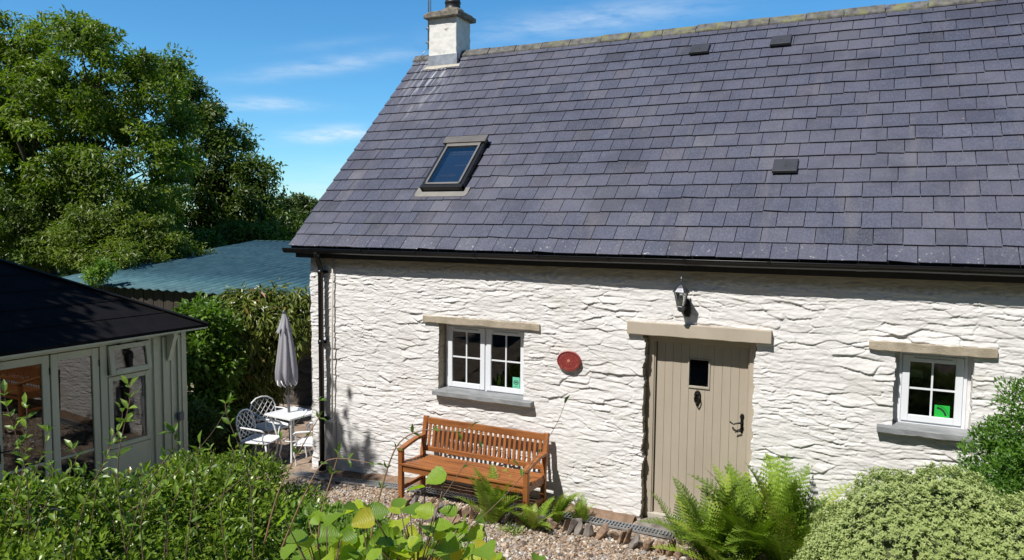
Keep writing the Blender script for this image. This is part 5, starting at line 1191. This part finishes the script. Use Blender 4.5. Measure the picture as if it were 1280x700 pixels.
# ------------------------------------------------------------------ ferns
def frond(V, F, T, base, az, length, rise, arch, seed, t0, np_=22, wmax=.16):
    q = random.Random(seed); pts = []; p = Vector(base); el = rise; N_ = np_+3; st = length/N_
    for i in range(N_+1):
        pts.append(p.copy()); d = Vector((math.cos(az)*math.cos(el), math.sin(az)*math.cos(el), math.sin(el))); p = p+d*st; el -= arch/N_*(.4+1.6*i/N_)
    side = Vector((-math.sin(az), math.cos(az), 0))
    tw = q.uniform(-.5, .5)
    for i in range(N_):          # rachis ribbon
        o = len(V); r = .004*(1-i/N_)+.001
        V.extend([pts[i]-side*r, pts[i]+side*r, pts[i+1]+side*r*.9, pts[i+1]-side*r*.9]); F.append((o, o+1, o+2)); F.append((o, o+2, o+3)); T.extend([t0*.3+.6]*4)
    for i in range(2, N_):
        f = i/N_; w = wmax*length*1.15*(math.sin(math.pi*min(1, (f*.93+.10))**.85)**.8)*(1.0 if f > .12 else .6)
        d = (pts[i+1]-pts[i]).normalized(); nrm = side.cross(d).normalized()
        for s in (-1, 1):
            sd = (side*s*math.cos(tw*.4)+nrm*math.sin(tw*.4)*s*.0+d*.38+nrm*(-.18+q.uniform(-.15, .15))).normalized()
            npn = 5; ps = st*.62
            for k in range(npn):
                a = w*(k/npn); g = (1-k/(npn+.5)); c = pts[i]+sd*a-nrm*(.15*a*a/w if w else 0); c2 = c+sd*(w/npn*1.15)
                across = sd.cross(nrm).normalized(); o = len(V); hw = ps*(.35+.75*g)
                V.extend([c, c+across*hw+sd*w/npn*.75+nrm*.002, c2, c-across*hw+sd*w/npn*.75+nrm*.002]); F.append((o, o+1, o+2)); F.append((o, o+2, o+3)); tt = min(1, max(0, t0+q.uniform(-.15, .15))); T.extend([tt]*4)
def fern(label, foot, specs, tl=.10):
    root = empty('fern', foot, 0, label, 'fern')
    for j, grp in enumerate(specs):
        V, F, T = [], [], []
        for (bx, by, az, ln, rise, arch, sd) in grp: frond(V, F, T, Vector((bx, by, 0)), R(az), ln, R(rise), R(arch), sd, rnd.uniform(tl, .95), wmax=.135 if ln > .5 else .18, np_=22 if ln > .5 else 15)
        np_mesh('fronds' if len(grp) > 1 else 'frond', np.array([tuple(v) for v in V]), np.array(F), LF['fern'], root, np.array(T)[:, None])
    return root
def crown_spec(n, ln, seed, spread=(52, 86), bx=0, by=0, lim=None):
    q = random.Random(seed); out = []
    for k in range(n):
        az = (k*137.5+q.uniform(-12, 12)) % 360 if lim is None else q.uniform(*lim)
        r = q.uniform(*spread); out.append([(bx+q.uniform(-.05, .05), by+q.uniform(-.05, .05), az, ln*q.uniform(.72, 1.05), r, q.uniform(30, 75)*(1.25-r/110), q.randint(0, 9999))])
    return out
fern('large bright green fern clump in front of the right half of the door', (4.42, -.62, Z(4.42, -.62)-.02), crown_spec(27, .88, 1, (34, 84)))
fern('tallest upright fern clump beside the door, behind the pale round shrub', (5.02, -.55, Z(5.0, -.55)), crown_spec(30, 1.14, 2, (46, 88)))
fern('fern clump between the two taller ones, right below the door handle', (4.72, -.50, Z(4.7, -.5)), crown_spec(26, 1.0, 5, (42, 86)))
fern('spreading fern crown filling the front of the clump below the door', (4.60, -.86, Z(4.6, -.86)-.02), crown_spec(22, .72, 16, (18, 66)))
fern('low fern with fronds spilling over the gravel beside the pale round shrub', (4.86, -1.02, Z(4.86, -1.02)-.02), crown_spec(14, .50, 6, (12, 45)))
fern('single long fern frond leaning left across the foot of the door', (4.10, -.42, Z(4.1, -.42)), [[(0, 0, 176, .62, 62, 18, 5)], [(0, .02, 190, .42, 48, 30, 8)], [(0, .02, 120, .5, 75, 20, 9)], [(0.02, 0, 20, .5, 75, 30, 19)]])
fern('yellow-green fern in front of the middle of the bench', (2.16, -.74, Z(2.16, -.74)), crown_spec(26, .66, 3, (50, 87)), .45)
fern('small fern before the right arm of the bench', (2.62, -.70, Z(2.62, -.7)), crown_spec(16, .38, 4, (35, 85)), .5)
fern('narrow fern leaning right at the right leg of the bench', (2.78, -.46, Z(2.78, -.46)), crown_spec(12, .44, 7, (50, 85), lim=(-60, 80)), .5)
fern('thin wispy fern over the drain between the bench and the door', (3.02, -.36, Z(3.0, -.36)), crown_spec(12, .32, 8, (60, 88)), .5)

# ------------------------------------------------------------------ right-hand shrubs
def rosettes(label, foot, lobes, n, s, material, name='shrub', per=8, seed=1, tw=.3):
    root = empty(name, foot, 0, label, 'shrub'); f = np.array(foot)
    vol = np.array([l[1][0]*l[1][1] for l in lobes]); P = []; D0 = []
    for (c, r), k in zip(lobes, (n*vol/vol.sum()).astype(int)):
        d = rdir(k); d[:, 2] = np.where(d[:, 2] < -.3, -d[:, 2], d[:, 2]); wv = 1+.035*np.sin(d[:, 0]*9+d[:, 2]*7)+.03*np.sin(d[:, 1]*17+1)
        P.append(np.array(c)+d*np.array(r)*(wv*(.95+.07*rng.random(k)))[:, None]); D0.append(unit(d/np.array(r)))
    P = np.concatenate(P); D0 = np.concatenate(D0)
    ok = np.ones(len(P), bool)
    for c, r in lobes: ok &= (((P-np.array(c))/(np.array(r)*.86))**2).sum(1) > 1
    P, D0 = P[ok], D0[ok]; m = len(P)
    ax = unit(D0*1.0+np.array([0, 0, .25])+rdir(m)*.22); a1 = unit(np.cross(ax, rdir(m))); a2 = np.cross(ax, a1)
    PP, DD, NNn, SS, TT = [], [], [], [], []; ct = rng.random(m)
    for k in range(per):
        t = 2*math.pi*k/per*1.618; tier = k/per; rad = a1*np.cos(t)+a2*np.sin(t)
        DD.append(unit(ax*(.35+.75*tier)+rad*.9)); PP.append(P+ax*s*(-.9+1.1*tier)[None] if False else P+ax*(s*(-.8+1.0*tier))); NNn.append(unit(ax*1.0-rad*.35)); SS.append(s*(.75+.5*rng.random(m))*(1.05-.4*tier)); TT.append(np.clip(.25+.35*ct+.4*tier+.15*(rng.random(m)-.5), 0, 1))
    leafobj('foliage', np.concatenate(PP)-f, np.concatenate(DD), np.concatenate(NNn), np.concatenate(SS), .42, T_SIMPLE, material, root, np.concatenate(TT))
    # woody core that the leaves sit on
    bm = bmesh.new()
    for c, r in lobes:
        mtx = Matrix.Translation(Vector(c)-Vector(foot)) @ Matrix.Diagonal((r[0]*.90, r[1]*.90, r[2]*.90, 1)); bmesh.ops.create_icosphere(bm, subdivisions=4, radius=1, matrix=mtx)
    me = bpy.data.meshes.new('branches'); bm.to_mesh(me); bm.free(); me.materials.append(MT['core']); link('branches', me, root)
    return root
MT['core'] = mat('dense_twig_mass', (.11, .135, .055), (.06, .075, .03), rough=.95, scale=20, bmp=.8, bdist=.02)
rosettes('large clipped pale grey-green hebe mound at the lower right', (6.05, -2.05, .25),
         [((6.10, -1.98, .62), (.80, .66, .93)), ((6.62, -2.10, .58), (.72, .62, .92)), ((5.76, -2.06, .48), (.54, .58, .72)), ((6.95, -2.4, .5), (.6, .6, .88))], 20000, .027, LF['hebe'])
L = [((6.50, -.80, .86), (.26, .32, .46)), ((6.74, -.75, 1.06), (.44, .42, .66)), ((6.95, -.75, 1.55), (.42, .42, .58)), ((6.95, -1.15, 1.05), (.50, .40, .75)), ((7.25, -.8, 1.8), (.5, .4, .6))]
shrub('dark green small-leaved bush against the wall at the right edge', (6.75, -.85, .05), L, 900, .09, 50, .036, LF['dkgreen'], width=.48, templ=T_SIMPLE, stems=14, shell=.78, upn=.6, droop=.3)
L = [((5.42, -.55, .30), (.14, .12, .14)), ((5.58, -.50, .36), (.14, .12, .12)), ((5.30, -.6, .35), (.10, .10, .14)), ((5.52, -.52, .60), (.16, .10, .10)), ((5.62, -.5, .7), (.10, .1, .08))]
shrub('small yellow-green shrub peeping over the pale mound beside the ferns', (5.5, -.55, .03), L, 110, .07, 30, .035, LF['lightbush'], width=.45, templ=T_SIMPLE, stems=10, shell=.3)
# rose: a few leaves and a magenta bloom
rs = empty('rose', (6.9, -1.0, .2), 0, 'magenta rose bloom with yellowing leaves above the dark bush', 'rose')
b0 = Vector(tuple(at(1272, 464, 8.05)))-Vector((6.9, -1.0, .2)); mb = MB()
yl = [Vector(tuple(at(x, y, 8.05)))-Vector((6.9, -1.0, .2)) for x, y in ((1232, 490), (1246, 497), (1252, 508), (1240, 503), (1226, 500), (1258, 492), (1262, 478), (1248, 514), (1254, 520))]
mb.tube([(.1, .1, .4), b0+Vector((.05, .05, -.35)), b0], [.008, .006, .003], 6)
for p in yl: mb.tube([b0+Vector((.05, .05, -.3)), p], [.004, .002], 5)
mb.build('stem', MT['greenstem'], rs)
PP = np.array([tuple(p) for p in yl]*2)+rng.normal(size=(18, 3))*.02; leafobj('leaf', PP, rdir(18)+np.array([-.4, -.3, -.2]), unit(np.tile(np.array(SUNV), (18, 1))+rdir(18)*.5), .06+.02*rng.random(18), .6, T_FOLD, LF['yellow'], rs)
n = 26; PP = np.tile(np.array(b0), (n, 1))+rng.normal(size=(n, 3))*.006; dd = rdir(n)+np.array([0, -.3, .4]); leafobj('bloom', PP, dd, rdir(n), np.full(n, .036), .95, T_FOLD, MT['pink'], rs)
# white blossoms dotted on the dark bush
PP = []; 
for x, y in ((1217, 561), (1221, 565), (1226, 560), (1212, 561), (1242, 594), (1239, 591), (1271, 600), (1218, 568)): PP.append(tuple(at(x, y, 7.55)))
PP = np.repeat(np.array(PP), 5, 0); n = len(PP)
wb = empty('white_flowers', (6.5, -1.2, .9), 0, 'scattered tiny white blossoms on the dark green bush', 'flowers'); leafobj('petals', PP-np.array([6.5, -1.2, .9]), rdir(n)+np.array([0, -.2, .2]), rdir(n), np.full(n, .016), .8, T_SIMPLE, MT['whitepetal'], wb)
# small violets in the stone edging
vl = empty('lavender_tuft', (2.45, -.86, Z(2.45, -.86)), 0, 'little grey-green tuft with violet flowers between the edging stones', 'plant')
n = 260; d = rdir(n); d[:, 2] = abs(d[:, 2])*.8+.1; leafobj('leaves', d*.02+rng.normal(size=(n, 3))*np.array([.05, .03, .01]), d, rdir(n), .05+.05*rng.random(n), .14, T_SIMPLE, LF['hebe'], vl)
n = 14; leafobj('flowers', rng.normal(size=(n, 3))*np.array([.06, .03, .015])+np.array([0, -.02, .08]), rdir(n), rdir(n), np.full(n, .02), .9, T_SIMPLE, MT['purple'], vl)

# ------------------------------------------------------------------ foreground planting
def lob(px, py, d, r): return (tuple(at(px, py, d)), r)
# dense glossy hedge, lower left
L = [lob(60, 655, 4.3, (.42, .36, .24)), lob(170, 650, 4.5, (.42, .36, .24)), lob(260, 640, 4.7, (.38, .34, .24)), lob(330, 665, 4.5, (.34, .32, .20)), lob(120, 720, 3.9, (.46, .4, .24)), lob(260, 730, 4.0, (.42, .36, .24)),
     lob(-40, 665, 4.2, (.40, .34, .26)), lob(380, 725, 4.1, (.34, .32, .18)), lob(360, 700, 4.6, (.28, .26, .16)), lob(20, 760, 3.5, (.42, .4, .26)), lob(210, 790, 3.5, (.45, .4, .26))]
shrub('dense low hedge of small glossy leaves filling the lower left', (2.0, -4.7, Z(2.0, -4.7)), L, 2100, .09, 17, .043, LF['privet'], width=.48, templ=T_FOLD, stems=40, shell=.62, stemr=.006, upn=.7, droop=.25, tmix=.55)
L = [lob(300, 600, 5.1, (.32, .28, .15)), lob(360, 640, 5.2, (.28, .26, .14)), lob(240, 598, 5.1, (.28, .26, .15))]
shrub('small-leaved shrub with rusty tips at the back of the hedge', (1.9, -3.9, Z(1.9, -3.9)), L, 520, .075, 26, .028, LF['privet'], width=.46, templ=T_FOLD, stems=14, shell=.5, stemr=.006, upn=.7, droop=.25, tmix=.75)

L = [lob(440, 700, 4.0, (.30, .26, .16)), lob(500, 715, 3.8, (.26, .24, .13)), lob(400, 672, 4.3, (.24, .22, .14)), lob(560, 735, 3.6, (.24, .22, .12)), lob(455, 668, 4.3, (.14, .14, .10))]
shrub('loose mixed green shrub behind the broad lime leaves', (3.0, -4.1, Z(3.0, -4.1)), L, 430, .09, 15, .05, LF['honey'], width=.5, templ=T_FOLD, stems=18, shell=.3, stemr=.005, upn=.6, droop=.2)
for (x, y, d, h, lab) in ((592, 668, 5.6, .16, 'small dark weed on the gravel left of the slanting brown slab'), (640, 690, 4.9, .13, 'little leafy weed on the gravel below the small fern'), (455, 640, 5.3, .22, 'green sapling on the gravel left of the bench leg'), (560, 650, 5.8, .20, 'sprawling weed on the gravel before the bench seat')):
    p = at(x, y, d); z0 = Z(p.x, p.y); shrub(lab, (p.x, p.y, z0), [((p.x, p.y, z0+h*.6), (h*.75, h*.6, h*.6))], 26, .05, 12, .045, LF['dkgreen'], width=.5, stems=8, stemr=.003, shell=.2, name='weed', cat='weed')

def shoots(label, foot, paths, material, lsize, width=.42, every=.05, stemmat='stem', r=.0035, jit=.4, pair=True, name='shrub', t_lo=.1, t_hi=.9):
    root = empty(name, foot, 0, label, 'shrub'); mb = MB(); P, D = [], []; f = Vector(foot)
    for pth in paths:
        pts = [Vector(tuple(p)) for p in pth]; fine = []
        for i in range(len(pts)-1):        # Catmull-Rom
            p0, p1, p2, p3 = pts[max(i-1, 0)], pts[i], pts[i+1], pts[min(i+2, len(pts)-1)]
            for k in range(5):
                t = k/5; fine.append(.5*((2*p1)+(p2-p0)*t+(2*p0-5*p1+4*p2-p3)*t*t+(3*p1-p0-3*p2+p3)*t**3))
        fine.append(pts[-1]); n = len(fine); mb.tube([q-f for q in fine], [r*(1-.65*i/n) for i in range(n)], 6)
        acc = 0; L_ = 0; tot_ = sum((fine[i+1]-fine[i]).length for i in range(n-1)); ph = rng.random()*6
        for i in range(n-1):
            sg = fine[i+1]-fine[i]; acc += sg.length; L_ += sg.length
            if acc > every and L_ > tot_*.25:
                acc = 0; ph += 1.6; d = sg.normalized(); a = d.orthogonal().normalized(); b = d.cross(a)
                for s in ((1, -1) if pair else (1,)):
                    o = (a*math.cos(ph)+b*math.sin(ph))*s; P.append(fine[i+1]-f); D.append(o+d*.7+Vector((0, 0, rng.uniform(-.3, .4))))
        P.append(fine[-1]-f); D.append((fine[-1]-fine[-2]).normalized())
    mb.build('stem', MT[stemmat], root); P = np.array([tuple(v) for v in P]); D = np.array([tuple(v) for v in D]); n = len(P)
    leafobj('foliage', P, unit(D)+rdir(n)*jit*.5, unit(np.tile(np.array([0, -.1, 1]), (n, 1))+rdir(n)*.5), lsize*(.6+.6*rng.random(n)), width, T_FOLD, material, root, t_lo+(t_hi-t_lo)*rng.random(n))
    return root
q = random.Random(5); paths = []
tips = [(6, 490), (32, 505), (62, 580), (90, 560), (150, 510), (140, 545), (105, 590), (25, 560), (60, 540), (205, 575), (250, 555), (180, 590), (130, 600), (215, 540), (285, 500), (160, 480), (5, 600), (-20, 560), (232, 590), (75, 600), (45, 610), (262, 560), (290, 560), (318, 590)]
for (tx_, ty_) in tips:
    d = q.uniform(3.3, 4.0); bx, by = tx_+q.uniform(-60, 60), 700+q.uniform(0, 40); mx_, my_ = (tx_*.6+bx*.4)+q.uniform(-18, 18), ty_+(by-ty_)*.45
    paths.append([at(bx, by, d+.1), at(mx_, my_, d+.05), at(tx_+q.uniform(-5, 5), ty_+18, d), at(tx_, ty_, d)])
shoots('leggy shrub with oval pale green leaves rising over the hedge at left', (3.0, -5.2, Z(3.0, -5.2)), paths, LF['honey'], .062, .44, .045, 'stem', .0035)
paths = [[at(455, 720, 3.2), at(470, 640, 3.2), at(488, 575, 3.2), at(505, 548, 3.2), at(535, 537, 3.2), at(572, 540, 3.2), at(588, 534, 3.2)],
         [at(395, 700, 3.3), at(402, 640, 3.3), at(418, 585, 3.35), at(424, 565, 3.35)], [at(350, 690, 3.4), at(380, 620, 3.4), at(410, 575, 3.45), at(470, 580, 3.45)],
         [at(330, 680, 3.4), at(350, 610, 3.4), at(385, 545, 3.4), at(400, 520, 3.4)]]
shoots('tall bare reddish shoots with few dark leaves rising before the cottage corner', (3.6, -5.0, Z(3.6, -5.0)), paths, LF['honey'], .045, .40, .085, 'redstem', .0042, pair=True, t_lo=0, t_hi=.4)
paths = [[at(480, 720, 2.9), at(560, 680, 2.9), at(640, 610, 2.95), at(690, 540, 3.0), at(706, 505, 3.0)], [at(470, 720, 3.0), at(540, 640, 3.0), at(600, 560, 3.0), at(640, 575, 3.0)], [at(160, 640, 3.6), at(200, 610, 3.6), at(262, 545, 3.7), at(290, 498, 3.7)], [at(250, 640, 3.6), at(300, 600, 3.6), at(340, 560, 3.6), at(398, 500, 3.6)]]
shoots('thin arching twigs with sparse small leaves crossing in front of the bench', (3.8, -5.1, Z(3.8, -5.1)), paths, LF['dkgreen'], .04, .40, .10, 'stem', .0022, pair=False)

# lime-green broad-leaved plant, bottom centre
def bigleaf_templ():
    pts = [(0, 0, 0)]; side = []; n = 9
    for i in range(1, n):
        f = i/n; w = .46*math.sin(math.pi*f**.62)**.75; w *= 1+(.06 if i % 2 else -.05); side.append((w, f, .17*w/.46+(.02 if i % 2 else -.02)))
    mid = [(0, i/n, -.05*math.sin(math.pi*i/n)) for i in range(n+1)]
    V = [(0, i/n, -.03*math.sin(math.pi*i/n)-.10*(i/n)**2) for i in range(n+1)]; F = []
    R_ = []; Ls = []
    for (w, f, h) in side:
        z = -.10*f*f; R_.append(len(V)); V.append((w, f+.02, h*.9+z)); Ls.append(len(V)); V.append((-w, f+.02, h*.9+z))
    for arr, flip in ((R_, 0), (Ls, 1)):
        F.append((0, arr[0], 1, 1) if not flip else (0, 1, arr[0], arr[0]))
        for i in range(len(arr)-1):
            a = (i+1, arr[i], arr[i+1], i+2); F.append(a if not flip else a[::-1])
        F.append((n-1, arr[-1], n, n) if not flip else (n-1, n, arr[-1], arr[-1]))
    return np.array(V), F
def big_plant():
    TV, TF = bigleaf_templ(); tris = []
    for f in TF:
        f = list(dict.fromkeys(f)); tris += [(f[0], f[i], f[i+1]) for i in range(1, len(f)-1)]
    TF3 = np.array(tris); q = random.Random(12); foot = (4.15, -5.35, Z(4.15, -5.35)); root = empty('leafy_shrub', foot, 0, 'broad lime-green leaves of a young shrub at bottom centre', 'shrub'); f = Vector(foot)
    spec = [(500, 658, .10), (545, 597, .085), (480, 672, .09), (520, 610, .07), (430, 690, .10), (468, 690, .11), (610, 690, .085), (560, 640, .07), (380, 678, .085), (445, 655, .075), (505, 690, .10), (540, 665, .08), (560, 700, .09), (400, 700, .09), (590, 715, .10), (640, 712, .08), (520, 725, .10), (470, 725, .11), (620, 700, .06),
            (395, 650, .05), (420, 720, .09), (350, 705, .06), (575, 672, .06), (600, 650, .045), (530, 640, .075), (475, 640, .07), (555, 720, .09), (498, 628, .06), (672, 700, .055), (370, 725, .08), (1180, 690, .06), (450, 705, .07), (435, 670, .06), (585, 690, .07), (515, 670, .07), (545, 690, .06)]
    spec = [s for s in spec if s[0] < 900]
    for _ in range(120):
        x = q.gauss(478, 88); y = max(636, 726-abs(q.gauss(0, 36))-(10 if 430 < x < 560 else 0))
        if 350 < x < 640: spec.append((x, y, q.uniform(.05, .105)))
    mb = MB(); hubs = [(Vector(tuple(at(x, y, d)))) for x, y, d in ((470, 760, 2.75), (520, 745, 2.75), (600, 760, 2.8), (410, 770, 2.7))]
    for h in hubs: mb.tube([Vector((0, 0, -.05)), (h-f)*.5+Vector((0, 0, .08)), h-f], [.010, .008, .006], 7)
    VV, FF, TT = [], [], []
    for k, (x, y, s) in enumerate(spec):
        d = q.uniform(2.5, 3.0); c = Vector(tuple(at(x, y, d))); h = min(hubs, key=lambda a: (a-c).length); s *= d/2.75*1.0
        dirv = Vector((q.uniform(-1, 1), q.uniform(-1, .6), q.uniform(-.25, .35))).normalized(); nn = (Vector((q.uniform(-.9, .7), -.40+q.uniform(-.6, .5), .75))).normalized()
        X = dirv.cross(nn).normalized(); Zv = X.cross(dirv); base = c-dirv*s*.5
        mb.tube([h-f, (h-f).lerp(base-f, .5)+Vector((0, 0, .02)), base-f], [.0045, .003, .002], 5)
        P_ = np.array(base-f)+s*(TV[:, :1]*np.array(X)*1.08+TV[:, 1:2]*np.array(dirv)+TV[:, 2:]*np.array(Zv)*(1+q.uniform(-.5, 1.0)))
        tv = q.random()**1.1*.86 if q.random() < .86 else q.uniform(.88, 1)
        FF.append(TF3+sum(len(v) for v in VV)); VV.append(P_); t_ = np.stack([np.full(len(P_), tv), TV[:, 1]-abs(TV[:, 0])*.55], 1); TT.append(t_)
    np_mesh('foliage', np.concatenate(VV), np.concatenate(FF), LF['big'], root, np.concatenate(TT), smooth=True); mb.build('stem', MT['stem'], root)
    return TV, TF3
big_plant()
# rough grass and weeds on the bank
n = 9000; x = rng.uniform(.0, 3.6, n); y = rng.uniform(-4.6, -1.7, n); k = (x < 2.6+.35*(y+3)*-1) & (rng.random(n) < .8) & (x < 1.6+.6*(-y-1.7)); x, y = x[k], y[k]; n = len(x)
PP = np.stack([x, y, tz(x, y)], 1); dd = rdir(n)*.7; dd[:, 2] = abs(dd[:, 2])+.5
o = leafobj('ground_cover', PP, dd, rdir(n), .05+.09*rng.random(n), .28, T_FOLD, LF['privet']); tag(o, 'low weedy ground cover on the bank below the hedge', 'ground cover', kind='stuff')
